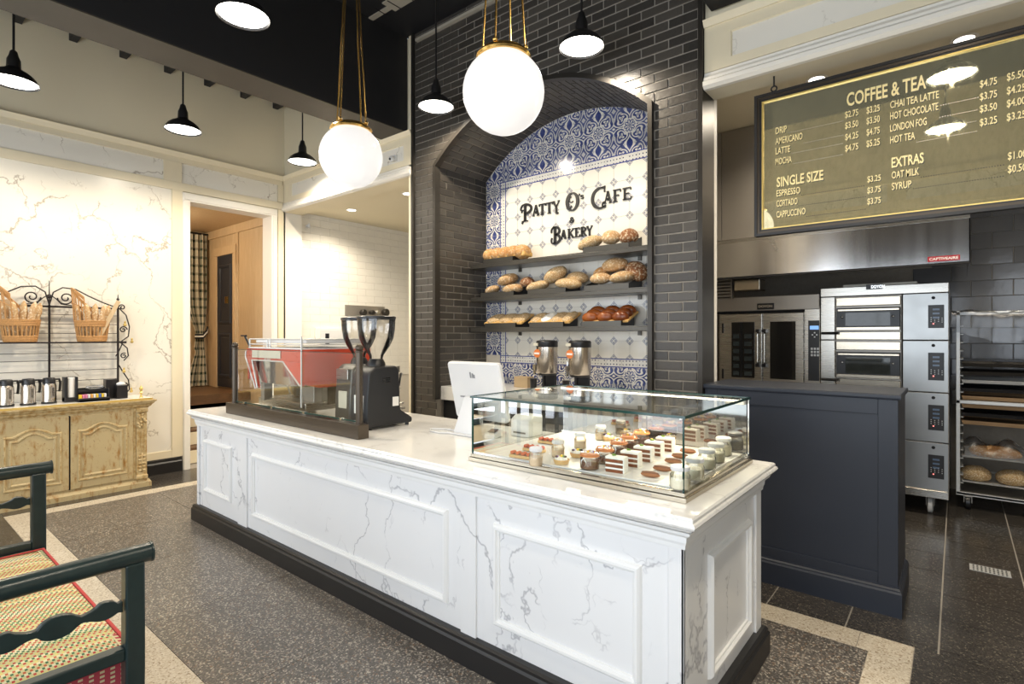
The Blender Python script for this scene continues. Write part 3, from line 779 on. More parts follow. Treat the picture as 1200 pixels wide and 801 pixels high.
# ================================================================ ISLAND COUNTER
def island():
    X0, X1, Y1, Y2 = -4.83, -.72, 1.80, 2.74
    t = thing('island_counter', 'long white marble counter with framed panels and black plinth', 'counter', (X0, Y1, 0))
    t.location = (0, 0, 0)
    W = .012
    mb().box(X0+.02, X1-W, Y1+W, Y2, .02, .845).build('body', 'marble_cool', t)
    # stiles and rails leave the recessed fields open
    fx = [(-4.79, -4.09), (-3.95, -1.79), (-1.694, -.777)]
    xs = [X0]+[v for p in fx for v in p]+[X1]
    for i in range(0, 8, 2): mb().box(xs[i], xs[i+1], Y1, Y1+W, .03, .845).build('stile', 'marble_cool', t, bevel=.003)
    for a, b in fx:
        mb().box(a, b, Y1, Y1+W, .03, .10).build('rail', 'marble_cool', t, bevel=.003)
        mb().box(a, b, Y1, Y1+W, .78, .845).build('rail', 'marble_cool', t, bevel=.003)
    pr = [(0, 0), (.004, .012), (.012, .020), (.022, .020), (.028, .010), (.034, .008), (.036, 0)]
    for a, b, c, d in ((-4.70, -4.20, .25, .672), (-3.875, -1.88, .222, .672), (-1.59, -.88, .225, .674)):
        mb().frame((a, Y1+W, c), (1, 0, 0), (0, 0, 1), (0, -1, 0), b-a, d-c, pr).build('panel_moulding', 'white_stone', t)
    mb().box(X1-W, X1, Y1, 1.98, .03, .845).build('stile', 'marble_cool', t, bevel=.003)
    mb().box(X1-W, X1, 2.66, Y2, .03, .845).build('stile', 'marble_cool', t, bevel=.003)
    mb().box(X1-W, X1, 1.98, 2.66, .03, .10).build('rail', 'marble_cool', t, bevel=.003)
    mb().box(X1-W, X1, 1.98, 2.66, .78, .845).build('rail', 'marble_cool', t, bevel=.003)
    mb().frame((X1-W, 2.06, .2), (0, 1, 0), (0, 0, 1), (1, 0, 0), .52, .475, pr).build('panel_moulding', 'white_stone', t)
    mb().slab(X0, X1, Y1, Y2, [(-.02, 0), (.032, 0), (.032, .095), (.024, .105), (.024, .118), (.014, .126), (-.02, .128)]).build('plinth', 'black_paint', t)
    # bed moulding under the top
    mb().slab(X0, X1, Y1, Y2, [(-.02, .775), (.006, .775), (.008, .79), (.012, .80), (.014, .82), (.03, .832), (.034, .843), (-.02, .845)]).build('bed_moulding', 'white_stone', t)
    c = thing('worktop', 'pale marble worktop with moulded edge lying on the long counter', 'worktop', (0, 0, 0))
    o = mb().slab(X0, X1, Y1, Y2, [(-.03, .846), (.036, .848), (.044, .856), (.056, .864), (.060, .872), (.056, .880), (.050, .884), (.050, .894), (.044, .90), (-.03, .90)]).build('slab', 'marble_top', c)
M['white_stone'] = simple('white_stone_moulding', (.84, .84, .83), .3, var=.03)
island()

def display_case():
    x0, x1, y0, y1, z0, z1 = -1.817, -.762, 1.905, 2.70, .90, 1.213
    t = thing('display_case', 'glass pastry display case standing on the marble counter', 'display case', (0, 0, 0))
    mb().slab(x0, x1, y0, y1, [(.012, z0+.001), (.012, z0+.018), (.004, z0+.022), (.004, z0+.034), (-.01, z0+.036)], True, True).build('base_frame', 'steel_gold', t, bevel=.001)
    mb().box(x0+.03, x1-.03, y0+.03, y1-.03, z0+.036, z0+.042).build('deck', 'white_plastic', t, bevel=.002)
    zb = z0+.036
    for (a, b, c, d, n) in ((x0, x1, y0, y0+.008, 0), (x0, x0+.008, y0+.008, y1, 1), (x1-.008, x1, y0+.008, y1, 1)):
        if n == 0: q = mb().add([(a, (c+d)/2, zb), (b, (c+d)/2, zb), (b, (c+d)/2, z1-.01), (a, (c+d)/2, z1-.01)], [(0, 1, 2, 3)])
        else: q = mb().add([((a+b)/2, c, zb), ((a+b)/2, d, zb), ((a+b)/2, d, z1-.01), ((a+b)/2, c, z1-.01)], [(0, 1, 2, 3)])
        q.build('glass_panel', 'case_glass', t)
    mb().add([(x0-.004, y0-.004, z1-.002), (x1+.004, y0-.004, z1-.002), (x1+.004, y1, z1-.002), (x0-.004, y1, z1-.002)], [(0, 1, 2, 3)]).build('top_glass', 'case_glass', t)
    m = mb()
    e = .0035
    e = .005; m.box(x0-.006, x1+.006, y0-.006, y0-.006+e, z1-.01, z1).box(x1+.006-e, x1+.006, y0, y1, z1-.01, z1).box(x0-.006, x0-.006+e, y0, y1, z1-.01, z1).box(x0-.006, x1+.006, y1-e, y1, z1-.01, z1)
    m.build('top_edge', 'glass_edge', t)
    for x, y in ((x0, y0), (x1-.006, y0)): mb().box(x, x+.006, y, y+.006, zb, z1-.01).build('corner_edge', 'glass_edge', t)
    for x in (x1-.006,): mb().box(x, x+.006, y1-.006, y1, zb, z1-.01).build('corner_post', 'chrome', t)
    mb().box(x0, x0+.006, y1-.006, y1, zb, z1-.01).build('corner_post', 'chrome', t)
    for x in (x0+.02, x1-.02):
        for y in (y0+.02, y1-.05): mb().lathe([(.009, -.012), (.009, 0)], 12, (x, y, z1-.004)).build('glass_clamp', 'chrome', t, smooth=True)
    # mirrored sliding doors at the rear
    for k in range(2):
        a = x0+.01+k*(x1-x0-.02)/2
        d = mb().box(a, a+(x1-x0-.02)/2+(.01 if k == 0 else 0), y1-.018+k*.007, y1-.013+k*.007, zb+.004, z1-.014).build('rear_door', 'rear_glass', t)
    mb().box(x0, x1, y1-.024, y1, zb, zb+.01).build('door_track', 'chrome', t)
    mb().box(x1-.10, x1-.01, y1-.04, y1-.02, z1-.035, z1-.014).build('light_driver', 'white_plastic', t)
    mb().box(x0+.02, x1-.02, y1-.06, y1-.045, z1-.02, z1-.012).build('light_strip', 'case_light', t)
    l = bpy.data.lights.new('case_lamp', 'AREA'); l.shape = 'RECTANGLE'; l.size = .95; l.size_y = .03; l.energy = 4; l.color = (1, .88, .64)
    o = bpy.data.objects.new('case_lamp', l); COL.objects.link(o); o.location = ((x0+x1)/2, y1-.07, z1-.025); o.rotation_euler = (math.radians(-20), 0, 0)
    mb().box(x1-.2, x1-.12, y0-.0135, y0-.012, z0+.006, z0+.014).build('maker_plate', 'steel_dull', t)
M['steel_gold'] = metal('warm_steel', (.50, .45, .36), .25)
display_case()

# ================================================================ PASTRIES
ZD = .942
def pastries():
    # small jar with white lid
    def pud(label, p, fill, grp, h=.062, r=.03):
        t = thing('pudding_jar', label, 'jar', p, group=grp)
        mb().lathe([(r*.9, .001), (r, .006), (r, h*.72), (r*.82, h*.9), (r*.8, h)], 20).build('glass_jar', 'jar_glass', t, smooth=True)
        mb().lathe([(r*.86, .003), (r*.95, .008), (r*.95, h*.62)], 20).build('filling', fill, t, smooth=True)
        mb().lathe([(r*.9, h), (r*.95, h+.003), (r*.95, h+.014), (r*.85, h+.017)], 20).build('lid', 'white_plastic', t, smooth=True)
        return t
    L = 'small jar of beige custard with white lid, '
    base = pud(L+'nearest the front glass', atZ(628, 545, ZD), 'custard', 'custard jars on the left')
    for px, py, s in ((654, 535, 'second from the front glass'), (680, 525, 'third from the front glass'), (704, 515, 'fourth from the front glass')):
        copy_tree(base, atZ(px, py, ZD), label=L+s)
    L = 'jar of cream pudding with white lid, '
    base = pud(L+'nearest the front corner of the case', atZ(797, 572, ZD), 'milk', 'cream pudding jars on the right', .068, .037)
    for px, py, s in ((814, 561, 'second from the front corner'), (828, 549, 'middle one of the row at the glass end'), (839, 541, 'fourth of the row at the glass end'), (848, 533, 'rearmost of the row at the glass end')):
        copy_tree(base, atZ(px, py, ZD), label=L+s)
    # clip jars with chocolate mousse
    def clip(label, p):
        t = thing('clip_jar', label, 'jar', p, group='clip-top jars of chocolate mousse')
        mb().lathe([(.034, .001), (.040, .006), (.040, .045), (.037, .052), (.040, .054)], 22).build('glass_jar', 'jar_glass', t, smooth=True)
        mb().lathe([(.033, .003), (.038, .008), (.038, .036)], 22).build('filling', 'choco', t, smooth=True)
        mb().lathe([(.039, .054), (.042, .055), (.042, .059), (.039, .060)], 22).build('rubber_ring', 'rubber_ring', t, smooth=True)
        mb().lathe([(.040, .060), (.040, .064), (.034, .071), (.001, .073)], 22, caps=False).build('lid', 'jar_glass', t, smooth=True)
        mb().tube([(.0, -.042, .056), (-.012, -.046, .04), (-.010, -.047, .022), (.004, -.047, .018), (.012, -.046, .034), (.0, -.044, .052)], .0012, 6).build('wire_clip', 'chrome', t, smooth=True)
        for k in range(9):
            a = k*.9+random.random(); r = .024*random.random()**.5
            mb().ball((r*math.cos(a), r*math.sin(a), .075), (.006, .006, .004), 6, 4).build('petal', ('petal_yellow', 'white_plastic', 'petal_violet', 'white_plastic', 'orange')[k % 5], t, smooth='all')
        return t
    L = 'clip-top jar of chocolate mousse with petals, '
    base = clip(L+'nearest the front glass', atZ(691, 549, ZD))
    for px, py, s in ((709, 542, 'second back'), (725, 533, 'third back'), (737, 526, 'fourth back'), (752, 520, 'rearmost')):
        copy_tree(base, atZ(px, py, ZD), label=L+s)
    # round tarts with cream and flowers
    def tart(label, p):
        t = thing('flower_tart', label, 'tart', p, group='round tarts with flowers')
        n = 28; pr = [(.030, .001), (.036, .018), (.034, .021), (.031, .016)]
        mb().lathe(pr, n).build('crust', 'crust', t, smooth=True)
        m = mb()
        for k in range(14):
            a = k*2.4; r = .025*math.sqrt(k/14); m.ball((r*math.cos(a), r*math.sin(a), .021), (.009, .009, .010), 8, 6)
        m.build('cream_topping', 'icing', t, smooth='all')
        for k, c in enumerate(('petal_yellow', 'petal_yellow', 'petal_violet', 'leaf', 'darkberry', 'darkberry', 'darkberry')):
            a = k*2.1; r = (0, .008, .022, .012, .024, .024, .02)[k]
            mb().ball((r*math.cos(a), r*math.sin(a), .034), (.007, .007, .005), 8, 5).build('flower' if k < 3 else 'leaf' if k == 3 else 'berry', c, t, smooth='all')
        return t
    base = tart('round cream tart with yellow and violet flowers, nearest the front glass', atZ(658, 543, ZD))
    for px, py, s in ((677, 535, 'just behind the front one'), (0, 0, 'stand-in for a reflection by the rear mirror'), (1, 0, 'stand-in for a reflection, near the cake slices')):  # last two tarts stand in for reflections in the rear doors
        copy_tree(base, atZ(px, py, ZD) if px > 9 else Vector((-1.45+px*.25, 2.58, ZD)), label='round cream tart with yellow and violet flowers, '+s)
    # oblong berry tarts
    def btart(label, p, rz):
        t = thing('berry_tart', label, 'tart', p, rz, group='oblong berry tarts')
        mb().box(-.058, .058, -.019, .019, .001, .017).build('crust', 'crust', t, bevel=.004)
        mb().box(-.052, .052, -.0185, -.017, .002, .015).box(-.053, .053, -.014, .014, .015, .020).build('filling', 'darkberry', t, bevel=.002)
        for k in range(8):
            mb().ball((-.045+.03*(k % 4), -.008+.016*(k//4), .024), (.012, .009, .009), 8, 6).build('strawberry', 'berry', t, smooth='all')
        return t
    b = btart('oblong tart topped with strawberries, leftmost in the case', atZ(611, 537, ZD), .05)
    for px, py, s in ((626, 529, 'second from the left'), (643, 520, 'third, behind the custard jars')): copy_tree(b, atZ(px, py, ZD), .05, 'oblong tart topped with strawberries, '+s)
    # cake slices
    def slice_(label, p, rz):
        t = thing('cake_slice', label, 'cake', p, rz, group='layered cake slices')
        ps = [(-.045, -.022), (.030, -.022), (.030, .022), (-.045, .022)]
        for k, (z0, z1, mt) in enumerate(((.002, .015, 'cake'), (.015, .022, 'icing'), (.022, .035, 'cake'), (.035, .042, 'icing'), (.042, .055, 'cake'))):
            mb().prism(ps if mt == 'cake' else [(a*1.012, b*1.012) for a, b in ps], z0, z1, 'xy').build('sponge_layer' if mt == 'cake' else 'cream_layer', mt, t)
        mb().box(-.047, .036, -.0235, .0235, .055, .066).box(.030, .037, -.0235, .0235, .001, .06).build('icing', 'icing', t, bevel=.004)
        mb().ball((-.02, 0, .070), (.006, .004, .005), 7, 5).ball((-.013, .004, .069), (.005, .004, .004), 7, 5).build('green_garnish', 'leaf', t, smooth='all')
        c = mb().box(-.055, .045, -.03, .03, 0, .001).build('paper_liner', 'paper', t)
        return t
    L = 'slice of layered cake with white icing, '
    b = slice_(L+'nearest the front glass', atZ(724, 553, ZD), .1)
    for px, py, s in ((741, 546, 'second from the front'), (756, 540, 'third from the front'), (768, 533, 'fourth from the front'), (781, 528, 'fifth, furthest back')):
        copy_tree(b, atZ(px, py, ZD), .1, L+s)
    def eclair(label, p, rz):
        t = thing('eclair', label, 'pastry', p, rz, group='chocolate filled finger pastries')
        mb().ball((0, 0, .011), (.040, .016, .010), 14, 8).build('pastry_base', 'brownie', t, smooth='all')
        mb().ball((0, 0, .018), (.037, .011, .007), 12, 6).build('chocolate_glaze', 'choco', t, smooth='all')
        mb().box(-.05, .05, -.025, .025, 0, .001).build('paper_liner', 'paper', t)
        return t
    L = 'chocolate glazed finger pastry, '
    b = eclair(L+'nearest the front glass', atZ(762, 559, ZD), .1)
    for px, py, s in ((776, 552, 'second from the front glass'), (789, 543, 'third, behind the corner jar'), (797, 537, 'fourth, among the cream jars'), (806, 531, 'rearmost')):
        copy_tree(b, atZ(px, py, ZD), .1, L+s)
M['jar_glass'] = glass('jar_glass', (.985, .99, .985), .02, .05)
M['brownie'] = simple('brown_baked_crust', (.33, .12, .04), .5, var=.2)
pastries()

# ================================================================ ESPRESSO CORNER
def espresso():
    g = thing('splash_guard', 'glass splash guard on a bronze rail along the counter', 'guard', (0, 0, 0))
    yb0, yb1 = 1.86, 1.935; X0, X1 = -4.43, -2.68
    mb().box(X0, X1, yb0, yb1, .901, .985).build('base_rail', 'bronze', g, bevel=.003)
    for x in (X0+.07, X1-.045):
        p = mb().lathe([(.026, .985), (.026, .992), (.021, .994), (.021, 1.405), (.026, 1.408), (.026, 1.414), (.019, 1.418)], 18, (x, 1.90, 0)).build('post', 'bronze', g, smooth=True)
        mb().ball((x, 1.90, 1.432), .024, 14, 10).build('ball_cap', 'bronze', p, smooth='all')
    xa, xb = X0+.095, X1-.07
    mb().add([(xa, 1.90, 1.0), (xb, 1.90, 1.0), (xb, 1.90, 1.40), (xa, 1.90, 1.40)], [(0, 1, 2, 3)]).build('glass_panel', 'clear', g)
    mb().box(xa, xb, 1.896, 1.904, .992, 1.0).box(xa, xb, 1.898, 1.902, 1.398, 1.401).build('glass_edge', 'glass_edge', g)
    for k in range(4): mb().cbox((xa+.15+k*(xb-xa-.3)/3, 1.897, .995), (.02, .02, .018)).build('clip', 'chrome', g)
    # machine
    mx0, mx1, my0, my1 = -4.40, -3.56, 2.02, 2.58
    t = thing('espresso_machine', 'orange red espresso machine with white top behind the glass guard', 'coffee machine', (0, 0, 0))
    z1 = 1.405
    # customer-side panel with open middle
    m = mb()
    bk = [[(mx0, z1), (mx1, z1), (mx1, 1.315), (mx0, 1.315)],
          [(mx0, 1.315), (mx0+.10, 1.315), (mx0+.19, 1.10), (mx0+.16, 1.10)],
          [(mx1-.26, 1.315), (mx1, 1.315), (mx1, 1.15), (mx1-.02, 1.15)]]
    for q in bk: m.prism(q, my0-.012, my0+.012, 'xz')
    m.build('back_panel', 'red_paint', t, bevel=.003)
    def strip(pts, n, name='chrome_strip'): mb().tube([(a, my0-.016, b) for a, b in pts], .006, 6).build(name, 'silver_paint', t, smooth=True)
    strip([(mx0+.10, 1.315), (mx1-.26, 1.315), (mx1-.02, 1.15)], 0)
    strip([(mx0, z1-.02), (mx0-.01, 1.34), (mx0+.16, 1.095), (mx0+.19, 1.10), (mx0+.10, 1.315)], 0)
    strip([(mx1, 1.50), (mx1, 1.0)], 0)
    # side panel
    m = mb().prism([(my0, z1), (my1, z1), (my1, 1.32), (my0+.32, 1.13), (my0+.12, 1.13), (my0, 1.16)], mx1-.012, mx1+.008, 'yz')
    m.build('side_panel', 'red_paint', t, bevel=.003)
    mb().prism([(my0, z1), (my1, z1), (my1, 1.32), (my0+.32, 1.13), (my0+.12, 1.13), (my0, 1.16)], mx0-.008, mx0+.012, 'yz').build('side_panel', 'red_paint', t, bevel=.003)
    mb().box(mx0+.02, mx1-.015, my0+.03, my1-.02, 1.14, z1-.01).build('inner_body', 'mirror_steel', t)
    mb().box(mx0+.02, mx1-.02, my0+.20, my1-.05, 1.0, 1.15).build('group_housing', 'mirror_steel', t)
    mb().box(mx0+.11, mx0+.55, my0-.022, my0-.014, 1.335, 1.395).build('name_plate', 'cream_plate', t, bevel=.003)
    cu = bpy.data.curves.new('lettering', 'FONT'); cu.body = 'Strada'; cu.size = .05; cu.extrude = .001
    m = mb().box(mx0+.04, mx1, my0-.02, my1, z1, z1+.012).box(mx0+.09, mx1, my0+.02, my1, z1+.045, z1+.075)
    m.build('top_tray', 'white_plastic', t, bevel=.006)
    m = mb()
    for z in (z1+.035, z1+.075): m.tube([(mx0+.05, my0-.01, z), (mx1, my0-.01, z), (mx1, my1, z)], .006, 6)
    for x in (mx0+.05, mx0+.34, mx0+.38, mx1): m.tube([(x, my0-.01, z1), (x, my0-.01, z1+.075)], .006, 6)
    m.build('cup_rail', 'silver_paint', t, smooth=True)
    # base tray, feet
    mb().box(mx0+.05, mx1-.08, my0+.06, my1, .955, 1.015).build('drip_tray', 'steel', t, bevel=.006)
    for x in (mx0+.12, mx1-.15):
        for y in (my0+.12, my1-.06): mb().lathe([(.024, .901), (.02, .91), (.02, .957)], 12, (x, y, 0)).build('foot', 'black_plastic', t, smooth=True)
    mb().box(mx0+.15, mx0+.2, my0+.03, my0+.10, 1.0, 1.14).box(mx1-.3, mx1-.1, my0+.14, my0+.22, 1.0, 1.14).build('support', 'steel_dull', t, bevel=.004)
    for k in range(3):
        x = mx0+.2+k*.2
        q = mb().lathe([(.034, 1.09), (.034, 1.13)], 16, (x, my1-.08, 0)).build('group_head', 'chrome', t, smooth=True)
        mb().tube([(x, my1-.05, 1.10), (x, my1+.10, 1.09)], [.012, .016], 8).build('portafilter_handle', 'black_plastic', q, smooth=True)
    for dx in (0, .07):
        mb().tube([(mx0-.02+dx, my0+.10, 1.20), (mx0+.03+dx, my0+.09, 1.1), (mx0+.10+dx, my0+.08, .96)], .006, 8).build('steam_wand', 'white_plastic', t, smooth=True)
    mb().tube([(mx0-.02, my0+.04, 1.385), (mx0-.02-.12, my0+.04, 1.50)], [.008, .010], 8).box(mx0-.20, mx0-.13, my0+.03, my0+.05, 1.50, 1.512).build('steam_lever', 'black_plastic', t, smooth=True)
    mb().lathe([(.02, -.01), (.024, 0), (.02, .012)], 14).xf(Matrix.Translation((mx0-.02, my0+.04, 1.33)) @ Matrix.Rotation(PI/2, 4, 'Y')).build('steam_knob', 'steel', t, smooth=True)
    text_on('Strada', (mx0+.30, my0-.018, 1.318), .04, .10, 'silver_paint', t, 'y')
    # small tools lying in front of the machine
    for k in range(4):
        x = mx0+.15+k*.27
        tag(mb().lathe([(.022, 0), (.022, .008), (.01, .012), (.008, .03), (.012, .036)], 12).build('coffee_tamper', 'chrome', None, smooth=True, loc=(x, 1.975, .901)),
            'small chrome tamper behind the glass guard, '+('furthest left', 'second from the left', 'third from the left', 'rightmost')[k], 'tamper', 'tampers behind the guard')
    # grinders
    def grinder(label, loc, rz, name_col, plate):
        t = thing('coffee_grinder', label, 'grinder', loc, rz, group='coffee grinders')
        b = [(-.17, .015), (.20, .015), (.20, .05), (.10, .11), (.085, .38), (.06, .405), (-.11, .405), (-.15, .37), (-.165, .2)]
        mb().prism(b, -.095, .095, 'yz').build('body', name_col, t, bevel=.012)
        for x in (-.07, .07):
            for y in (-.13, .17): mb().lathe([(.014, 0), (.012, .02)], 10, (x, y, 0)).build('foot', 'black_plastic', t)
        mb().lathe([(.062, .40), (.058, .425), (.045, .45)], 20, (0, -.03, 0)).build('collar', 'black_plastic', t, smooth=True)
        mb().lathe([(.04, .445), (.048, .475), (.088, .535), (.112, .59), (.121, .65), (.124, .715)], 28, (0, -.03, 0), caps=False).build('bean_hopper', 'hopper', t, smooth=True)
        mb().lathe([(.124, .713), (.128, .715), (.128, .729), (.12, .733), (.001, .733)], 28, (0, -.03, 0), caps=False).build('hopper_lid', 'black_plastic', t, smooth=True)
        mb().box(-.05, .05, .07, .13, .355, .40).build('chute_head', 'steel', t, bevel=.006)
        mb().lathe([(.03, .26), (.045, .35)], 16, (0, .13, 0)).build('dosing_spout', 'hopper', t, smooth=True)
        mb().prism([(-.03, .25), (.03, .25), (.01, .17), (-.01, .17)], .11, .15, 'xz').build('spout', 'steel', t)
        mb().box(-.03, .03, .09, .19, .10, .115).tube([(-.03, .16, .14), (0, .2, .14), (.03, .16, .14)], .005, 6).build('fork', 'steel', t)
        mb().box(.095, .0965, .03, .08, .14, .20).build('side_label', 'paper', t)
        for k in range(3): mb().box(.0945, .0965, -.05, .01, .30+k*.012, .306+k*.012).build('vent_slot', 'glass_dark', t)
        mb().box(-.05, .05, -.168, -.158, .10, .22).build('back_label', 'cream_plate' if plate else 'paper', t, bevel=.003)
        if plate: mb().box(-.07, .07, -.172, -.148, .30, .375).build('upper_plate', 'steel', t, bevel=.004)
        return t
    a = atZ(433, 507, .9)
    grinder('black coffee grinder nearest the end of the glass guard', (-2.975, 2.235, .901), .0, 'grinder_black', False)
    grinder('grey coffee grinder seen through the guard beside the red machine', (-3.30, 2.33, .901), .0, 'grinder_grey', True)
M['bronze'] = simple('bronze_painted_steel', (.085, .067, .050), .32, .6, var=.08)
M['silver_paint'] = simple('silver_strip', (.62, .62, .60), .35, .3, var=.03)
M['mirror_steel'] = simple('polished_steel', (.62, .60, .54), .09, 1, var=.05)
M['cream_plate'] = simple('cream_enamel_plate', (.66, .62, .50), .3, var=.05)
M['grinder_black'] = simple('satin_black_metal', (.022, .022, .024), .42, .2, var=.05)
M['grinder_grey'] = simple('grey_metal', (.10, .095, .085), .35, .5, var=.05)

# ---------------------------------------------------------------- writing
def text_mesh(body, size, extrude=.0008, offset=0):
    cu = bpy.data.curves.new('lettering', 'FONT'); cu.body = body; cu.size = size; cu.extrude = extrude; cu.offset = offset; cu.resolution_u = 3
    o = bpy.data.objects.new('lettering', cu); COL.objects.link(o)
    me = bpy.data.meshes.new_from_object(o.evaluated_get(bpy.context.evaluated_depsgraph_get()))
    bpy.data.objects.remove(o); return me
def text_on(body, loc, h, width, mat, parent, axis='y', offset=0, ext=.0008, cond=None):
    # lettering on a vertical face that looks toward -y ('y') or +x ('x'); h = cap height, width = full width
    me = text_mesh(body, 1, .0, offset)
    xs = [v.co.x for v in me.vertices]; ys = [v.co.y for v in me.vertices]
    base = 0; cap = .70
    sx = (width/(max(xs)-min(xs))) if width else h/cap*(cond or 1)
    sy = h/cap; x0 = min(xs)
    m = MB()
    for p in me.polygons: pass
    vs = [((v.co.x-x0)*sx, v.co.y*sy) for v in me.vertices]; fs = [tuple(p.vertices) for p in me.polygons]
    # front faces plus a thin skirt
    bm = bmesh.new(); bv = [bm.verts.new((a, 0, b)) for a, b in vs]
    for f in fs:
        try: bm.faces.new([bv[i] for i in f])
        except ValueError: pass
    if ext:
        r = bmesh.ops.extrude_face_region(bm, geom=bm.faces[:])
        bmesh.ops.translate(bm, verts=[g for g in r['geom'] if isinstance(g, bmesh.types.BMVert)], vec=(0, -ext, 0))
    if axis == 'x': bmesh.ops.rotate(bm, verts=bm.verts, matrix=Matrix.Rotation(PI/2, 3, 'Z'), cent=(0, 0, 0))
    bmesh.ops.recalc_face_normals(bm, faces=bm.faces)
    m2 = bpy.data.meshes.new('lettering'); bm.to_mesh(m2); bm.free(); m2.materials.append(M[mat])
    o = bpy.data.objects.new('lettering', m2); COL.objects.link(o); o.location = loc
    if parent: o.parent = parent
    return o
espresso()

# ================================================================ SIGN LETTERING ON THE TILED WALL
def ribbon(m, pts, w, y0, y1):
    n = len(pts); ws = w if isinstance(w, (list, tuple)) else [w]*n
    L = []
    for i, p in enumerate(pts):
        a = Vector(pts[max(i-1, 0)]); b = Vector(pts[min(i+1, n-1)]); t = (b-a)
        t = t.normalized() if t.length > 1e-9 else Vector((1, 0)); nn = Vector((-t.y, t.x))*ws[i]/2; p = Vector(p)
        L.append([(p.x-nn.x, y0, p.y-nn.y), (p.x+nn.x, y0, p.y+nn.y), (p.x+nn.x, y1, p.y+nn.y), (p.x-nn.x, y1, p.y-nn.y)])
    m.rings(L)
def arc(cx, cy, rx, ry, a0, a1, n=14):
    return [(cx+rx*math.cos(math.radians(a0+(a1-a0)*i/n)), cy+ry*math.sin(math.radians(a0+(a1-a0)*i/n))) for i in range(n+1)]
TH, TN = 1.0, .38     # thick and thin strokes
GL = {
 'P': [([(.36, -.02), (.38, .9)], TH), (arc(.42, .70, .5, .26, 100, -100), TH*.9), (arc(.30, .72, .30, .25, 200, 85), TN*1.4), (arc(.2, .5, .13, .16, 180, 20), TN), ([(.1, 0), (.62, 0)], TN), ([(.2, .0), (.1, -.14)], TN*1.5)],
 'A': [([(.12, 0), (.5, 1)], TN*1.2), ([(.5, 1), (.86, 0)], TH), ([(.2, .36), (.76, .36)], TN*1.3), ([(0, 0), (.3, 0)], TN), ([(.66, 0), (1, 0)], TN), ([(.42, .36), (.5, .2), (.58, .36)], TN)],
 'T': [([(.0, .96), (1, .96)], TN*1.5), ([(.5, 0), (.5, .96)], TH), ([(.25, 0), (.75, 0)], TN), ([(.02, .98), (.0, .78)], TN), ([(.98, .98), (1, .78)], TN)],
 'Y': [([(.08, 1), (.5, .45)], TH*.9), ([(.92, 1), (.5, .45)], TN*1.3), ([(.5, .48), (.5, .0), (.58, -.12), (.8, -.12)], TH*.9), ([(0, 1), (.28, 1)], TN), ([(.72, 1), (1, 1)], TN)],
 'O': [(arc(.5, .5, .42, .47, 0, 360, 28), [TH*1.25*(.45+.75*abs(math.cos(2*PI*i/28))) for i in range(29)]), (arc(.42, .62, .16, .16, 330, 90), TN), ([(.3, .1), (.45, .3)], TN)],
 's': [(arc(.5, .75, .4, .25, 30, 270, 10)+arc(.5, .27, .4, .25, 90, -150, 10), TN*1.6)],
 "'": [([(.5, 1), (.3, .2)], TN*2)],
 'C': [(arc(.60, .48, .52, .47, 60, 310, 24), [TH*1.15*(.35+.8*math.sin(PI*i/24)) for i in range(25)]), ([(.88, 1.02), (.86, .72)], TN*1.2), ([(.62, .96), (.9, .99)], TN), (arc(.84, .14, .12, .12, 320, 60), TN*1.5)],
 'F': [([(.3, 0), (.3, 1)], TH), ([(.1, .97), (.95, .97), (.97, .76)], TN*1.4), ([(.3, .52), (.75, .52), (.75, .42)], TN*1.3), ([(.05, 0), (.58, 0)], TN)],
 'E': [([(.3, 0), (.3, 1)], TH), ([(.08, .97), (.95, .97), (.97, .78)], TN*1.4), ([(.3, .52), (.75, .52)], TN*1.3), ([(.08, .03), (.95, .03), (1, .24)], TN*1.4)],
 'B': [([(.42, -.02), (.42, .98)], TH), (arc(.44, .74, .46, .24, 120, -90), TH*.8), (arc(.44, .26, .52, .26, 90, -110), TH*.85), (arc(.25, .75, .22, .2, 210, 60), TN*1.3), (arc(.22, .18, .2, .18, 120, 330), TN*1.3)],
 'K': [([(.25, 0), (.25, 1)], TH), ([(.9, 1), (.3, .45)], TN*1.2), ([(.42, .55), (.9, 0)], TH*.9), ([(.05, 0), (.45, 0)], TN), ([(.05, 1), (.45, 1)], TN), ([(.7, 1), (1, 1)], TN), ([(.72, 0), (1, 0)], TN)],
 'R': [([(.25, 0), (.25, 1)], TH), (arc(.4, .74, .42, .24, 120, -120), TH*.8), ([(.42, .5), (.9, 0), (1, .02)], TH*.85), ([(.05, 0), (.45, 0)], TN)],
 '&': [(arc(.45, .76, .22, .22, -40, 220, 12)+[(.85, .05)], TN*1.8), (arc(.4, .27, .32, .27, 100, 330, 12)+[(.9, .55)], TN*1.8)],
}
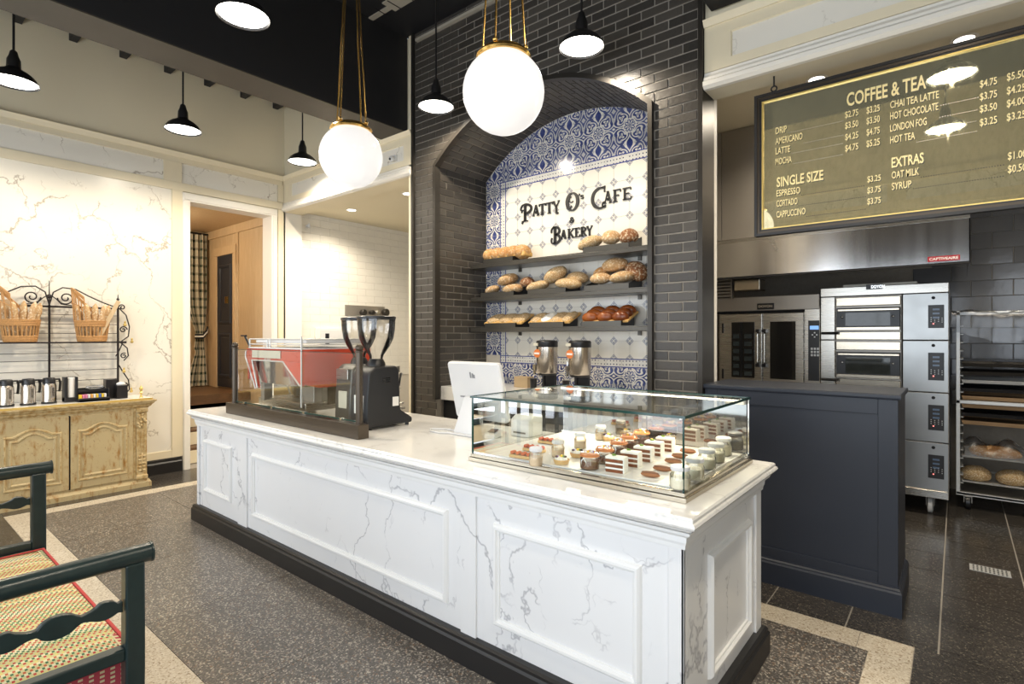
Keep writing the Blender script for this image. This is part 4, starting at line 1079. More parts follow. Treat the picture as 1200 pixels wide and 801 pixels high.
def wall_sign():
    t = thing('cafe_sign', "black raised lettering reading Patty O's Cafe & Bakery on the white tiles", 'sign', (0, 0, 0))
    y1, y0 = NB-.0005, NB-.014
    S = 7.06
    def z_of(px, py): return atY(590+px/S, 190+py/S, NB).z
    def x_of(px): return atY(590+px/S, 250, NB).x
    zb = (z_of(262, 448)+z_of(1055, 300))/2      # baseline of the small capitals
    zt = (z_of(250, 360)+z_of(1055, 205))/2
    def put(ch, a, b, z0, z1, th):
        m = MB(); xa, xb = x_of(a), x_of(b)
        for pts, w in GL[ch]:
            ws = [v*th for v in w] if isinstance(w, list) else w*th
            ribbon(m, [(xa+(xb-xa)*p, z0+(z1-z0)*q) for p, q in pts], ws, y0, y1)
        m.build('letter', 'black_paint', t)
    h = zt-zb
    put('P', 148, 242, zb-h*.35, zt+h*.3, .026)
    for ch, a, b in (('A', 243, 300), ('T', 300, 350), ('T', 355, 410), ('Y', 412, 468)): put(ch, a, b, zb, zt, .019)
    put('O', 522, 626, zb-h*.15, zt+h*.5, .021)
    put("'", 626, 640, zt+h*.05, zt+h*.28, .012); put('s', 642, 668, zt-h*.22, zt+h*.08, .014)
    put('C', 730, 858, zb-h*.35, zt+h*.5, .022)
    for ch, a, b in (('A', 835, 898), ('F', 905, 975), ('E', 985, 1060)): put(ch, a, b, zb, zt, .019)
    put('&', 552, 590, z_of(570, 500), z_of(570, 457), .013)
    zb2 = (z_of(480, 638)+z_of(735, 600))/2; zt2 = (z_of(480, 570)+z_of(735, 520))/2; h2 = zt2-zb2
    put('B', 398, 475, zb2-h2*.4, zt2+h2*.5, .026)
    for ch, a, b in (('A', 477, 523), ('K', 532, 588), ('E', 592, 635), ('R', 640, 690), ('Y', 692, 740)): put(ch, a, b, zb2, zt2, .018)
wall_sign()

# ================================================================ BREAD SHELVES
def shelves():
    T = ('topmost dark steel bread shelf in the brick niche', 'middle dark steel bread shelf in the brick niche', 'lowest dark steel bread shelf in the brick niche')
    ZS = (2.215, 1.885, 1.580)
    for lab, z in zip(T, ZS):
        s = thing('bread_shelf', lab, 'shelf', (0, 0, 0), group='bread shelves')
        mb().box(NX0+.03, NX1-.01, 3.985, NB-.002, z-.035, z).build('shelf_board', 'shelf_steel', s, bevel=.003)
        mb().box(NX0+.03, NX1-.01, 3.985, 3.99, z, z+.008).build('front_lip', 'shelf_steel', s)
        for x in (-3.4, -2.1): mb().box(x, x+.03, NB-.02, NB-.002, z-.07, z-.034).build('bracket', 'shelf_steel', s)
    def tray(label, pxa, pxb, z, deep=True):
        xa = atY(pxa, 300, 4.0).x; xb = atY(pxb, 300, 4.0).x
        t = thing('bread_tray', label, 'tray', (0, 0, 0), group='dark slanted bread trays')
        for x in (xa, xb-.003): mb().prism([(4.0, z+.001), (4.235, z+.001), (4.235, z+.125), (4.0, z+.048)], x, x+.003, 'yz').build('side_wall', 'black_plastic', t)
        mb().box(xa, xb, 4.0, 4.003, z+.001, z+.05).build('front_lip', 'shelf_steel', t)
        mb().prism([(4.003, z+.006), (4.235, z+.075), (4.235, z+.078), (4.003, z+.009)], xa+.003, xb-.003, 'yz').build('floor_panel', 'black_plastic', t)
        return xa, xb
    def loaf(name, label, px, py, w, h, mat, grp, y=4.10, rz=0, tilt=0, dep=None, scored=0):
        p = atY(px, py, y); w *= 1.14; h *= 1.22; r = w/2
        t_ = MB(); t_.ball((0, 0, 0), (r, (dep or w*.75)/2, h/2), 20, 12)
        for i, v in enumerate(t_.v):
            k = noise.noise(Vector(v)*14+Vector((px, py, 0)))*.06
            x, yy, zz = v
            if zz < 0: zz *= .75
            t_.v[i] = (x*(1+k), yy*(1+k), zz*(1+k))
        t_.xf(Matrix.Rotation(tilt, 4, 'Y'))
        o = t_.build(name, mat, None, smooth='all'); o.location = p; o.rotation_euler = (0, 0, rz)
        tag(o, label, 'bread', grp); return o
    # top shelf
    tray('dark slanted tray on the left of the topmost shelf', 566, 601, ZS[0])
    tray('dark slanted tray on the right of the topmost shelf', 683, 737, ZS[0])
    x0 = atY(566, 300, 4.03).x; x1 = atY(612, 300, 4.03).x
    t = thing('pull_apart_loaf', 'long seeded golden pull-apart loaf on left of topmost shelf', 'bread', ((x0+x1)/2, 4.10, ZS[0]+.085))
    for k in range(5):
        x = -(x1-x0)/2+(k+.5)*(x1-x0)/5
        mb().ball((x, 0, .012), ((x1-x0)/6.6, .10, .072), 16, 10).build('crust_ridge', 'bread_gold', t, smooth='all')
    mb().box(-(x1-x0)/2+.03, (x1-x0)/2+.02, -.07, .07, -.035, .01).build('crumb_side', 'bread_crumb', t, bevel=.012)
    G = 'loaves on the topmost shelf, right tray'
    loaf('round_loaf', 'oval seeded loaf, leftmost of three on right of topmost shelf', 692, 285, .20, .10, 'bread_oat', G, 4.08, .2, -.3)
    loaf('round_loaf', 'round floured loaf, middle of three on right of topmost shelf', 716, 279, .15, .11, 'bread_pale', G, 4.10)
    loaf('round_loaf', 'round dark floured loaf, rightmost of three on topmost shelf', 737, 278, .15, .12, 'bread_brown', G, 4.10)
    # middle shelf
    tray('dark slanted tray on the left of the middle shelf', 563, 602, ZS[1]); tray('dark slanted tray in the centre of the middle shelf', 618, 663, ZS[1]); tray('dark slanted tray on the right of the middle shelf', 684, 737, ZS[1])
    G = 'loaves on the middle shelf'
    for lab, px, py, w_, h_, mt, y, tl in (
        ('small pale loaf at the far left end of middle shelf', 577, 340, .15, .07, 'bread_pale', 4.07, -.3),
        ('smooth oval loaf lying on top of two others, left of middle shelf', 595, 328, .21, .095, 'bread_pale', 4.11, -.25),
        ('floured oval loaf in front on the left tray of middle shelf', 601, 339, .20, .085, 'bread_pale', 4.06, -.1),
        ('small dark loaf between left and centre trays of middle shelf', 618, 331, .14, .09, 'bread_brown', 4.10, 0),
        ('flat oat topped loaf at the left end of the centre tray', 630, 336, .21, .085, 'bread_oat', 4.07, -.2),
        ('tall oat topped loaf standing highest on the centre tray', 651, 323, .22, .12, 'bread_oat', 4.12, -.45),
        ('oat topped loaf low in front on the centre tray', 666, 333, .23, .09, 'bread_oat', 4.06, .1),
        ('oat topped loaf behind, at the right end of centre tray', 677, 326, .19, .10, 'bread_oat', 4.15, .1),
        ('floured loaf in front at the left end of right tray', 704, 327, .17, .09, 'bread_pale', 4.07, 0),
        ('dark loaf tucked behind at the left end of right tray', 706, 319, .15, .08, 'bread_gold', 4.17, -.2),
        ('scored oval loaf on top of the pile on right tray', 721, 311, .21, .11, 'bread_pale', 4.12, -.05),
        ('floured oval loaf in front on the right tray, below the scored one', 729, 325, .20, .085, 'bread_pale', 4.07, -.1),
        ('dark crusted loaf leaning at the far right end of middle shelf', 745, 319, .18, .15, 'bread_brown', 4.14, .5)):
        loaf('loaf', lab, px, py, w_, h_, mt, G, y, 0, tl)
    # lowest shelf
    tray('dark slanted tray on the left of the lowest shelf', 568, 604, ZS[2]); tray('dark slanted tray in the centre of the lowest shelf', 620, 660, ZS[2]); tray('dark slanted tray on the right of the lowest shelf', 681, 728, ZS[2])
    def slab(name, label, pa, pb, mat, stripe=None, rows=3, hh=.05):
        a = atY(pa, 300, 4.03).x; b = atY(pb, 300, 4.03).x
        t = thing(name, label, 'bread', ((a+b)/2, 4.12, ZS[2]+.088), group='flat breads on the lowest shelf')
        t.rotation_euler = (.42, 0, 0)
        q = mb().box(-(b-a)/2, (b-a)/2, -.11, .11, -.012, .012); q.build('crumb_side', 'bread_crumb', t, bevel=.006)
        for k in range(rows):
            x = -(b-a)/2+(k+.5)*(b-a)/rows
            m = mb().ball((x, 0, .012), ((b-a)/rows*.56, .108, hh*.8), 16, 10)
            for i, v in enumerate(m.v):
                m.v[i] = (v[0], v[1], max(v[2], 0)+noise.noise(Vector(v)*40)*.008)
            m.build('bread_row', 'icing' if stripe == k else mat, t, smooth='all')
        return t
    slab('focaccia', 'golden flat bread in rows on left of lowest shelf', 568, 612, 'bread_oat', None, 3, .035)
    slab('focaccia', 'golden flat bread with a white strip, centre of lowest shelf', 620, 668, 'bread_oat', 1, 4, .03)
    t = thing('brioche', 'glazed dark brown pull-apart rolls on right of lowest shelf', 'bread', (0, 0, 0), group='flat breads on the lowest shelf')
    a = atY(682, 300, 4.03).x; b = atY(735, 300, 4.03).x; t.location = ((a+b)/2, 4.12, ZS[2]+.09); t.rotation_euler = (.42, 0, 0)
    for i in range(3):
        for j in range(3):
            mb().ball((-(b-a)/2+(i+.5)*(b-a)/3, -.07+j*.072, .02), ((b-a)/5.4, .043, .052), 14, 8).build('roll', 'bread_glazed', t, smooth='all')
    mb().box(-(b-a)/2, (b-a)/2+.01, -.105, .105, -.015, .006).build('crumb_side', 'bread_crumb', t, bevel=.006)
M['smooth_steel'] = simple('smooth_warm_steel', (.62, .56, .49), .24, 1, var=.02)
M['shelf_steel'] = simple('grey_bronze_shelf_steel', (.085, .078, .066), .32, .6, var=.08)
shelves()

# ================================================================ BACK COUNTER, URNS
def back_counter():
    ZC = 1.024
    t = thing('back_counter', 'white topped counter built into the brick niche', 'counter', (0, 0, 0))
    mb().box(NX0+.005, NX1-.005, 3.60, NB-.002, ZC-.13, ZC).build('top_slab', 'marble_top', t, bevel=.004)
    mb().box(NX0+.005, NX1-.005, 3.64, NB-.002, 0, ZC-.131).build('base_cabinet', 'near_black', t)
    def urn(label, px, y):
        p = atY(px, 456, y); p.z = ZC
        t = thing('coffee_urn', label, 'urn', p, .0, group='coffee urns')
        mb().lathe([(.085, .0), (.085, .012), (.07, .02), (.07, .03)], 24).build('base', 'black_plastic', t, smooth=True)
        for a in (-.055, .055): mb().box(a-.012, a+.012, .02, .05, .02, .165).build('support', 'black_plastic', t)
        mb().box(-.06, .06, .03, .055, .02, .165).build('stand_back', 'black_plastic', t, bevel=.004)
        mb().lathe([(.085, .155), (.092, .165), (.092, .385), (.085, .392)], 28).build('tank', 'smooth_steel', t, smooth=True)
        mb().lathe([(.078, .14), (.088, .158)], 24).build('lower_collar', 'black_plastic', t, smooth=True)
        mb().lathe([(.093, .385), (.095, .39), (.095, .43), (.085, .44), (.03, .445)], 28).build('lid', 'black_plastic', t, smooth=True)
        mb().box(-.075, -.03, -.097, -.088, .395, .42).build('lid_window', 'cream_plate', t)
        mb().lathe([(.036, 0), (.036, .004)], 20).xf(Matrix.Translation((-.04, -.088, .33)) @ Matrix.Rotation(PI/2-.0, 4, 'X')).build('round_label', 'orange', t)
        mb().box(-.068, -.014, -.0945, -.092, .322, .338).build('label_strip', 'paper', t)
        m = mb().box(-.07, -.045, -.115, -.085, .19, .235).tube([(-.057, -.10, .235), (-.057, -.10, .27)], .006, 6).box(-.065, -.05, -.11, -.095, .15, .19)
        m.build('tap', 'chrome', t)
        mb().lathe([(.026, .0), (.03, .11), (.032, .115)], 16, (-.065, -.11, 0)).build('drip_cup', 'black_plastic', t, smooth=True)
        mb().box(-.075, .075, -.15, -.04, .0, .012).build('drip_tray', 'steel', t, bevel=.003)
    urn('steel coffee urn with orange round label, left of the two', 641, 3.84)
    urn('steel coffee urn with orange round label, right of the two', 679.5, 3.84)
    p = atY(614, 455, 4.0)
    b = mb().box(-.08, .08, -.05, .05, 0, .10).build('cardboard_box', 'cardboard', None, bevel=.002); b.location = (p.x, 4.0, ZC+.001)
    tag(b, 'small brown cardboard box beside the left coffee urn', 'box')
back_counter()

# ================================================================ TILL
def till():
    t = thing('till_screen', 'white till screen seen from behind on a white stand', 'till', (0, 0, 0))
    xa, xb = -2.525, -2.085
    A = Vector((0, 2.42, 1.34)); B = Vector((0, 2.51, .975)); u = (B-A); n = Vector((0, u.z, -u.y)).normalized()
    def P(s, q, d): v = A+u*q+n*d; return (xa+(xb-xa)*s, v.y, v.z)
    def rr(d, ins=0):
        L = []
        for cx, cy, a in ((1-.06, .07, -90), (1-.06, .93, 0), (.06, .93, 90), (.06, .07, 180)):
            for i in range(5):
                g = math.radians(a+i*22.5); L.append(P(cx+(.06-ins)*math.cos(g), cy+(.07-ins)*math.sin(g), d))
        return L
    s = -1 if n.y > 0 else 1
    mb().rings([rr(-.020), rr(0), rr(.008, .02)]).build('screen_housing', 'white_plastic', t, smooth=True)
    mb().rings([[P(a, b, d) for a, b in ((.34, .52), (.62, .52), (.66, .85), (.38, .85))] for d in (.0075, .012)]).build('mount_plate', 'white_plastic', t, bevel=.003)
    m = mb()
    for a, b, w_, h_ in ((.43, .16, .028, .10), (.47, .18, .03, .08), (.505, .20, .02, .06)): m.rings([[P(a, b, d), P(a+w_, b, d), P(a+w_, b+h_, d), P(a, b+h_, d)] for d in (.0078, .0095)])
    m.rings([[P(.17, .585, d), P(.27, .585, d), P(.27, .61, d), P(.17, .61, d)] for d in (.0078, .0095)])
    m.build('logo', 'logo_grey', t)
    # stand
    m = mb().rings([[(-2.44, 2.33, .901), (-2.22, 2.33, .901), (-2.22, 2.52, .901), (-2.44, 2.52, .901)], [(-2.44, 2.33, .912), (-2.22, 2.33, .912), (-2.22, 2.52, .912), (-2.44, 2.52, .912)]])
    m.rings([[(-2.40, 2.35, .91), (-2.245, 2.35, .91), (-2.245, 2.46, .91), (-2.40, 2.46, .91)], [(-2.355, 2.40, 1.13), (-2.25, 2.40, 1.13), (-2.25, 2.455, 1.13), (-2.355, 2.455, 1.13)]])
    m.build('stand', 'white_plastic', t, bevel=.006)
    c = mb().tube([(-2.41, 2.34, .907), (-2.47, 2.30, .906), (-2.56, 2.31, .906), (-2.62, 2.36, .906), (-2.55, 2.42, .906), (-2.44, 2.42, .907)], .005, 8)
    tag(c.build('power_cable', 'white_plastic', None, smooth=True), 'white cable looping on the worktop beside the till', 'cable')
    p = atZ(608, 518, .9)
    t = thing('receipt_printer', 'white receipt printer behind the pastry case', 'printer', (p.x, 2.84 if p.y < 2.84 else p.y, .901))
    t.location.y = 2.60; t.location.x = -2.02
    mb().prism([(-.07, 0), (.07, 0), (.07, .125), (-.03, .125), (-.07, .10)], -.07, .07, 'yz').build('housing', 'white_plastic', t, bevel=.008)
    mb().box(-.045, .045, -.074, -.069, .02, .03).build('paper_slot', 'black_plastic', t)
    t = thing('card_reader', 'small white card reader beside the receipt printer', 'card reader', (-2.13, 2.42, .901), .2)
    mb().prism([(-.05, 0), (.05, 0), (.05, .05), (-.05, .025)], -.035, .035, 'yz').build('housing', 'white_plastic', t, bevel=.005)
    mb().prism([(-.03, .033), (.02, .046), (.02, .048), (-.03, .035)], -.025, .025, 'yz').build('screen', 'glass_dark', t)
M['logo_grey'] = simple('grey_logo_print', (.25, .25, .26), .5)
till()

# ================================================================ NAVY COUNTER AND MENU BOARD
def navy():
    x0, x1, y0, y1 = -1.28, -.245, 3.55, 4.05
    t = thing('navy_counter', 'dark navy panelled counter end in front of the ovens', 'counter', (0, 0, 0))
    fx0, fx1 = x0+.08, -.335
    mb().box(x0, x1-.0, y0+.012, y1, .0, 1.16).build('body', 'blue_paint', t)
    for a, b in ((x0, fx0), (fx1, x1)): mb().box(a, b, y0, y0+.012, .0, 1.16).build('stile', 'blue_paint', t, bevel=.002)
    mb().box(fx0, fx1, y0, y0+.012, 1.075, 1.16).build('rail', 'blue_paint', t, bevel=.002)
    mb().box(fx0, fx1, y0, y0+.012, .0, .215).build('rail', 'blue_paint', t, bevel=.002)
    mb().slab(x0, x1, y0, y1, [(-.02, 0), (.018, 0), (.018, .125), (.012, .135), (.012, .142), (.004, .15), (.004, .158), (-.02, .16)]).build('plinth', 'blue_paint', t)
    mb().slab(x0, x1, y0, y1, [(-.02, 1.16), (.012, 1.162), (.014, 1.17), (.014, 1.184), (.010, 1.19), (-.02, 1.19)]).build('top', 'blue_paint', t)
    xb = atX(0, 0, -1) if 0 else None

def menu():
    Y = 3.62; XL, XR, Z0, Z1 = -.985, .42, 2.125, 3.003
    t = thing('menu_board', 'gold lettered mirrored menu board with black frame hanging over the ovens', 'menu', (0, 0, 0))
    def ring(i0, i1, ya, yb, name, mat):
        L = []
        for i, y in ((i0, yb), (i0, ya), (i1, ya), (i1, yb)):
            L.append([(XL+i, y, Z0+i), (XR-i, y, Z0+i), (XR-i, y, Z1-i), (XL+i, y, Z1-i)])
        q = MB(); n = 4; vs = [p for l in L for p in l]; fs = []
        for j in range(4):
            for k in range(4): fs.append((j*4+k, j*4+(k+1) % 4, ((j+1) % 4)*4+(k+1) % 4, ((j+1) % 4)*4+k))
        q.add(vs, fs).build(name, mat, t)
    ring(0, .016, Y-.030, Y+.02, 'outer_frame', 'black_paint'); ring(.016, .030, Y-.022, Y+.02, 'frame_step', 'bronze'); ring(.030, .040, Y-.017, Y+.02, 'frame_step', 'black_paint')
    ring(.040, .047, Y-.014, Y+.02, 'gilt_edge', 'gold_paint')
    mb().box(XL+.02, XR-.02, Y, Y+.012, Z0+.02, Z1-.02).build('mirror_panel', 'menu_glass', t)
    mb().box(XL+.01, XR-.01, Y+.012, Y+.02, Z0+.01, Z1-.01).build('back_panel', 'black_paint', t)
    for p, lab in ((907, 'iron hook holding up the left end of the menu board'), (1290, 'iron hook holding up the right end of the menu board')):
        a = atY(p, 90, Y).x if p < 1000 else .3
        h = mb().tube([(a, Y, 3.107), (a, Y, 3.045)], .005, 8)
        h.tube([(a+.016*math.sin(g*PI/8), Y, 3.03+.016*math.cos(g*PI/8)) for g in range(16)], .0045, 6, closed=True)
        tag(h.build('iron_hook', 'black_paint', None, smooth=True), lab, 'hook', 'menu board hooks')
    YF = Y-.0005
    def put(s, xl, yl, xr, h_px, mat='gold_text', th=.024):
        th = .022 if h_px > 10 else .013
        a = atY(xl, yl, YF); b = atY(xr, yl, YF); dpt = (SX*YF+CX*a.x)
        h = h_px/F*dpt
        # drop shadow print, then the gold letters
        text_on(s, (a.x+.003, YF, a.z-.004), h, b.x-a.x, 'black_paint', t, 'y', th, .0004)
        o = text_on(s, (a.x, YF-.0008, a.z), h, b.x-a.x, mat, t, 'y', th, .0006)
    put('COFFEE & TEA', 992.3, 124.5, 1085.4, 15)
    for s, y, xr in (('DRIP', 157.2, 922.2), ('AMERICANO', 169.4, 940.5), ('LATTE', 181.1, 926), ('MOCHA', 193.4, 927.8)): put(s, 909, y, xr, 7.6)
    for s, y in (('$2.75', 138.3), ('$3.50', 151), ('$4.25', 164.3), ('$4.75', 177.5)): put(s, 990.4, y, 1005.8, 7.4)
    for s, y in (('$3.25', 133.2), ('$3.50', 145.7), ('$4.75', 158.9), ('$5.25', 172.3)): put(s, 1015.5, y, 1031, 7.6)
    for s, y, xr in (('CHAI TEA LATTE', 127, 1100.2), ('HOT CHOCOLATE', 140.2, 1099.5), ('LONDON FOG', 154.3, 1086), ('HOT TEA', 168.1, 1072.3)): put(s, 1043.2, y, xr, 8.2)
    for s, y in (('$4.75', 102.6), ('$3.75', 117.6), ('$3.50', 131.9), ('$3.25', 147.6)): put(s, 1148.2, y, 1168.4, 8.2)
    for s, y in (('$5.50', 94.7), ('$4.25', 110.7), ('$4.00', 125.7), ('$3.25', 141.6)): put(s, 1179.8, y, 1202, 8.6)
    put('SINGLE SIZE', 910.3, 219.1, 964.9, 11)
    for s, y, xr in (('ESPRESSO', 230.3, 937.8), ('CORTADO', 242.4, 934.6), ('CAPPUCCINO', 255, 943.8)): put(s, 910, y, xr, 7.4)
    for s, y in (('$3.25', 213.6), ('$3.75', 226.6), ('$3.75', 239.5)): put(s, 1016.4, y, 1032.2, 7)
    put('EXTRAS', 1044.8, 196.4, 1082.6, 11.5)
    put('OAT MILK', 1045, 209.3, 1077, 8.2); put('SYRUP', 1045, 222.5, 1068, 8.2)
    put('$1.00', 1181, 187.1, 1203, 8.6); put('$0.50', 1181, 202.5, 1203, 8.6)
    def dots(xl, yl, xr, mat='black_paint'):
        a = atY(xl, yl, YF); b = atY(xr, yl, YF); m = MB(); x = a.x
        while x < b.x: m.box(x, x+.004, YF-.0015, YF, a.z, a.z+.0045); x += .0105
        m.build('dotted_leader', mat, t)
    for xl, yl, xr in ((939, 229, 1014), (936, 241.5, 1014), (945, 254, 1014), (1079, 208, 1178), (1070, 221.5, 1178)): dots(xl, yl, xr)
    for xl, yl, xr in ((924, 156, 988), (942, 168, 988), (928, 180, 988), (930, 192, 988), (1102, 124, 1146), (1101, 138, 1146), (1088, 153, 1146), (1074, 167, 1146)): dots(xl, yl, xr, 'steel_dull')
M['gold_text'] = simple('pale_gold_lettering', (.86, .72, .36), .4, .1, var=.03)
navy(); menu()

# ================================================================ KITCHEN
def kitchen():
    # extractor hood with its enclosure
    t = thing('extractor_hood', 'wide stainless steel extractor hood above the ovens', 'extractor hood', (0, 0, 0))
    x0, x1, y0, z0, z1 = -2.45, .073, 5.3, 2.06, 2.415
    m = mb().box(x0, x1, y0, y0+.006, z0, z1).box(x1-.006, x1, y0, 6.6, z0, z1).box(x0, x1, y0, 6.6, z1-.006, z1)
    m.build('canopy', 'hood_steel', t)
    mb().box(x0, x1, y0+.0, y0+.04, z0-.012, z0+.004).box(x0, x1, y0+.006, 6.6, z0+.12, z0+.126).build('inner_filter', 'near_black', t)
    mb().box(x0, x1, y0-.004, y0+.004, z1-.03, z1).build('upper_lip', 'steel', t)
    xs = [-2.45, -1.75, -1.448, -.9, -.3, .073]
    for a, b in zip(xs, xs[1:]): mb().box(a+.003, b-.003, y0, y0+.01, z1+.003, 3.455).build('enclosure_panel', 'steel_dull', t, bevel=.002)
    p = atY(1104, 303, y0-.006)
    mb().box(atY(1087, 303, y0).x, atY(1125, 303, y0).x, y0-.006, y0-.001, p.z-.018, p.z+.022).build('label_plate', 'red_paint2', t)
    text_on('CAPTIVEAIRE', (atY(1089, 303, y0).x, y0-.0065, p.z-.008), .02, atY(1123, 303, y0).x-atY(1089, 303, y0).x, 'paper', t, 'y', .02, .0005)
    for a in (-1.35,): mb().prism([(a, z1), (a+.05, z1), (a+.10, z1-.14), (a+.085, z1-.14)], y0-.008, y0-.002, 'xz').build('bracket', 'steel', t)
    mb().lathe([(.02, 0), (.03, .04), (.02, .06)], 12, (-.1, 5.5, z0+.04)).build('hood_lamp', 'glass_dark', t)
    # convection oven
    Y = 5.75
    t = thing('convection_oven', 'two-door stainless convection oven left of the tall deck oven', 'oven', (0, 0, 0))
    a0, a1, b0, b1 = -1.93, -.99, .985, 1.735
    mb().box(a0, a1, Y+.02, Y+.75, b0, b1).build('housing', 'steel', t, bevel=.004)
    mb().box(a0-.05, a1-.002, Y-.05, Y+.75, b1+.02, b1+.16).build('top_cover', 'steel_dull', t, bevel=.004)
    mb().box(a0-.05, a1, Y+.01, Y+.02, b1-.0, b1+.02).build('shadow_gap', 'near_black', t)
    def px(x): return atY(x, 400, Y).x
    def pz(x, y): return atY(x, y, Y).z
    q = atY(900, 359, Y)
    mb().box(px(889), px(909), Y-.062, Y-.05, q.z-.03, q.z+.03).build('badge', 'black_plastic', t, bevel=.01)
    text_on('DOYON', (px(891), Y-.063, q.z-.010), .022, px(907)-px(891), 'chrome', t, 'y', .02)
    for k, (l, r, gl, gr, hx) in enumerate(((845, 893.5, 858, 885, 889.5), (895, 942, 903, 933, 897.5))):
        d = mb().box(px(l), px(r), Y-.02, Y+.02, b0+.02, b1-.005).build('door', 'steel', t, bevel=.006)
        mb().box(px(gl), px(gr), Y-.024, Y-.02, b0+.10, b1-.09).build('door_glass', 'glass_dark', d, bevel=.002)
        mb().tube([(px(hx), Y-.03, b0+.56), (px(hx), Y-.06, b0+.54), (px(hx), Y-.06, b0+.26), (px(hx), Y-.03, b0+.24)], .010, 8).build('door_handle', 'steel', d, smooth=True)
        for z in (b0+.57, b0+.23): mb().box(px(hx)-.016, px(hx)+.016, Y-.07, Y-.02, z-.016, z+.016).build('handle_end', 'black_plastic', d)
        if k == 0:
            for i in range(6): mb().box(px(gl)+.005, px(gr)-.005, Y-.028, Y-.024, b0+.17+i*.075, b0+.175+i*.075).build('rack_line', 'near_black', d)
            mb().box(px(868), px(871), Y-.028, Y-.024, b0+.10, b1-.09).build('rack_post', 'near_black', d)
            for zz in (b0+.08, b0+.55): mb().box(px(847), px(849), Y-.03, Y-.02, zz, zz+.10).build('hinge', 'black_plastic', d)
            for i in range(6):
                for (u0, u1) in ((860, 867), (873, 882)): mb().box(px(u0), px(u1), Y-.0255, Y-.024, b0+.12+i*.075, b0+.163+i*.075).build('reflection_pane', 'dim_pane', d)  # dull panes draw a reflection on the door glass in colour
    p_ = mb().box(px(943.5), px(961.5), Y-.03, Y+.02, b0, b1+.05).build('control_panel', 'steel', t, bevel=.004)
    mb().box(px(948), px(961), Y-.034, Y-.03, b0+.10, b1-.085).build('keypad', 'black_plastic', p_)
    mb().box(px(950), px(960.3), Y-.036, Y-.034, b1-.17, b1-.135).build('display', 'blue_screen', p_)
    m = mb()
    for i in range(3):
        for j in range(3): m.box(px(951+i*3.6), px(953.4+i*3.6), Y-.036, Y-.034, b0+.33+j*.03, b0+.35+j*.03)
    for dx, dz in ((0, .02), (0, -.02), (-.018, 0), (.018, 0)): m.cbox((px(955.5)+dx, Y-.035, b1-.22+dz), (.012, .002, .012))
    m.build('keys', 'silver_paint', p_)
    # stand under the oven, hidden low behind the navy counter
    s = thing('oven_stand', 'black stand under the convection oven behind the navy counter', 'stand', (0, 0, 0))
    for x in (-1.9, -1.05):
        for y in (5.8, 6.42): mb().box(x, x+.04, y, y+.04, 0, .96).build('leg', 'steel_dull', s)
    mb().box(-1.93, -.99, 5.76, 6.5, .955, .982).build('top', 'steel_dull', s)
    # deck oven
    t = thing('deck_oven', 'tall stainless deck oven on castors with stacked control panels', 'oven', (0, 0, 0))
    A, B, C_ = -.985, -.376, -.055
    mb().box(A, C_, Y-.03, Y+.95, 1.865, 1.945).build('top_cap', 'steel', t, bevel=.004)
    mb().box(A+.15, B+.1, Y+.2, Y+.5, 1.945, 1.985).build('flue', 'cream_plate', t)
    q = atY(1022, 336, Y-.03)
    mb().box(atY(1015, 336, Y-.03).x, atY(1034, 336, Y-.03).x, Y-.036, Y-.03, q.z-.022, q.z+.022).build('badge', 'black_plastic', t)
    text_on('DOYON', (atY(1021, 336, Y-.03).x, Y-.037, q.z-.012), .026, .10, 'chrome', t, 'y', .02)
    mb().box(A+.01, B, Y+.04, Y+.9, .24, 1.862).build('chamber_body', 'steel_dull', t)
    # door columns left
    zc = [(1.47, 1.862), (1.035, 1.465), (.62, 1.03), (.22, .615)]
    for za, zb in zc:
        mb().box(A, A+.115, Y-.02, Y+.04, za, zb).build('side_cover', 'steel', t, bevel=.004)
        c = mb().box(B+.012, C_, Y-.03, Y+.9, za, zb).build('control_housing', 'steel_worn', t, bevel=.004)
        cx = (B+C_)/2
        mb().box(C_-.135, C_-.03, Y-.036, Y-.03, za+.10, zb-.10 if zb-za > .3 else zb-.05).build('control_panel', 'black_plastic', c, bevel=.002)
        zt = zb-.10
        for k in range(3): mb().box(C_-.105, C_-.06, Y-.038, Y-.036, zt-.045-k*.034, zt-.030-k*.034).build('display', 'pane_blue', c)
        mb().cbox((C_-.10, Y-.037, za+.135), (.009, .003, .009)).build('indicator', 'red_led', c)
        m = mb()
        for i in range(4):
            for j in range(3): m.cbox((C_-.115+i*.024, Y-.037, za+.155+j*.016-(i % 2)*.006), (.006, .002, .005))
        m.build('keys', 'silver_paint', c)
        mb().lathe([(.013, 0), (.013, .003)], 12).xf(Matrix.Translation((cx+.06, Y-.03, zb-.04)) @ Matrix.Rotation(PI/2, 4, 'X')).build('knockout', 'near_black', c)
    for k, (za, zb) in enumerate(((1.47, 1.862), (1.045, 1.465))):
        h = zb-za
        mb().box(A+.125, B-.004, Y-.02, Y+.04, zb-.085, zb-.012).build('upper_panel', 'steel_warm', t, bevel=.003)
        d = mb().box(A+.13, B-.006, Y-.03, Y+.03, za+.10, zb-.105).build('door', 'black_plastic', t, bevel=.003)
        mb().box(A+.14, B-.01, Y-.045, Y-.03, zb-.135, zb-.115).build('door_rail', 'steel_warm', d, bevel=.003)
        mb().box(A+.20, B-.075, Y-.034, Y-.03, za+.125, zb-.15).build('door_glass', 'oven_window', d)
        mb().box(A+.13, B-.006, Y-.045, Y-.03, za+.085, za+.115).build('lower_rail', 'steel_warm', d, bevel=.003)
        for x in (A+.175, B-.055): mb().ball((x, Y-.036, (za+zb)/2+.01), .011, 8, 6).build('hinge_knob', 'chrome', d, smooth='all')
        mb().tube([(A+.01, Y-.05, za+.06), (A+.15, Y-.05, za+.06)], .012, 8).build('handle', 'black_plastic', d, smooth=True)
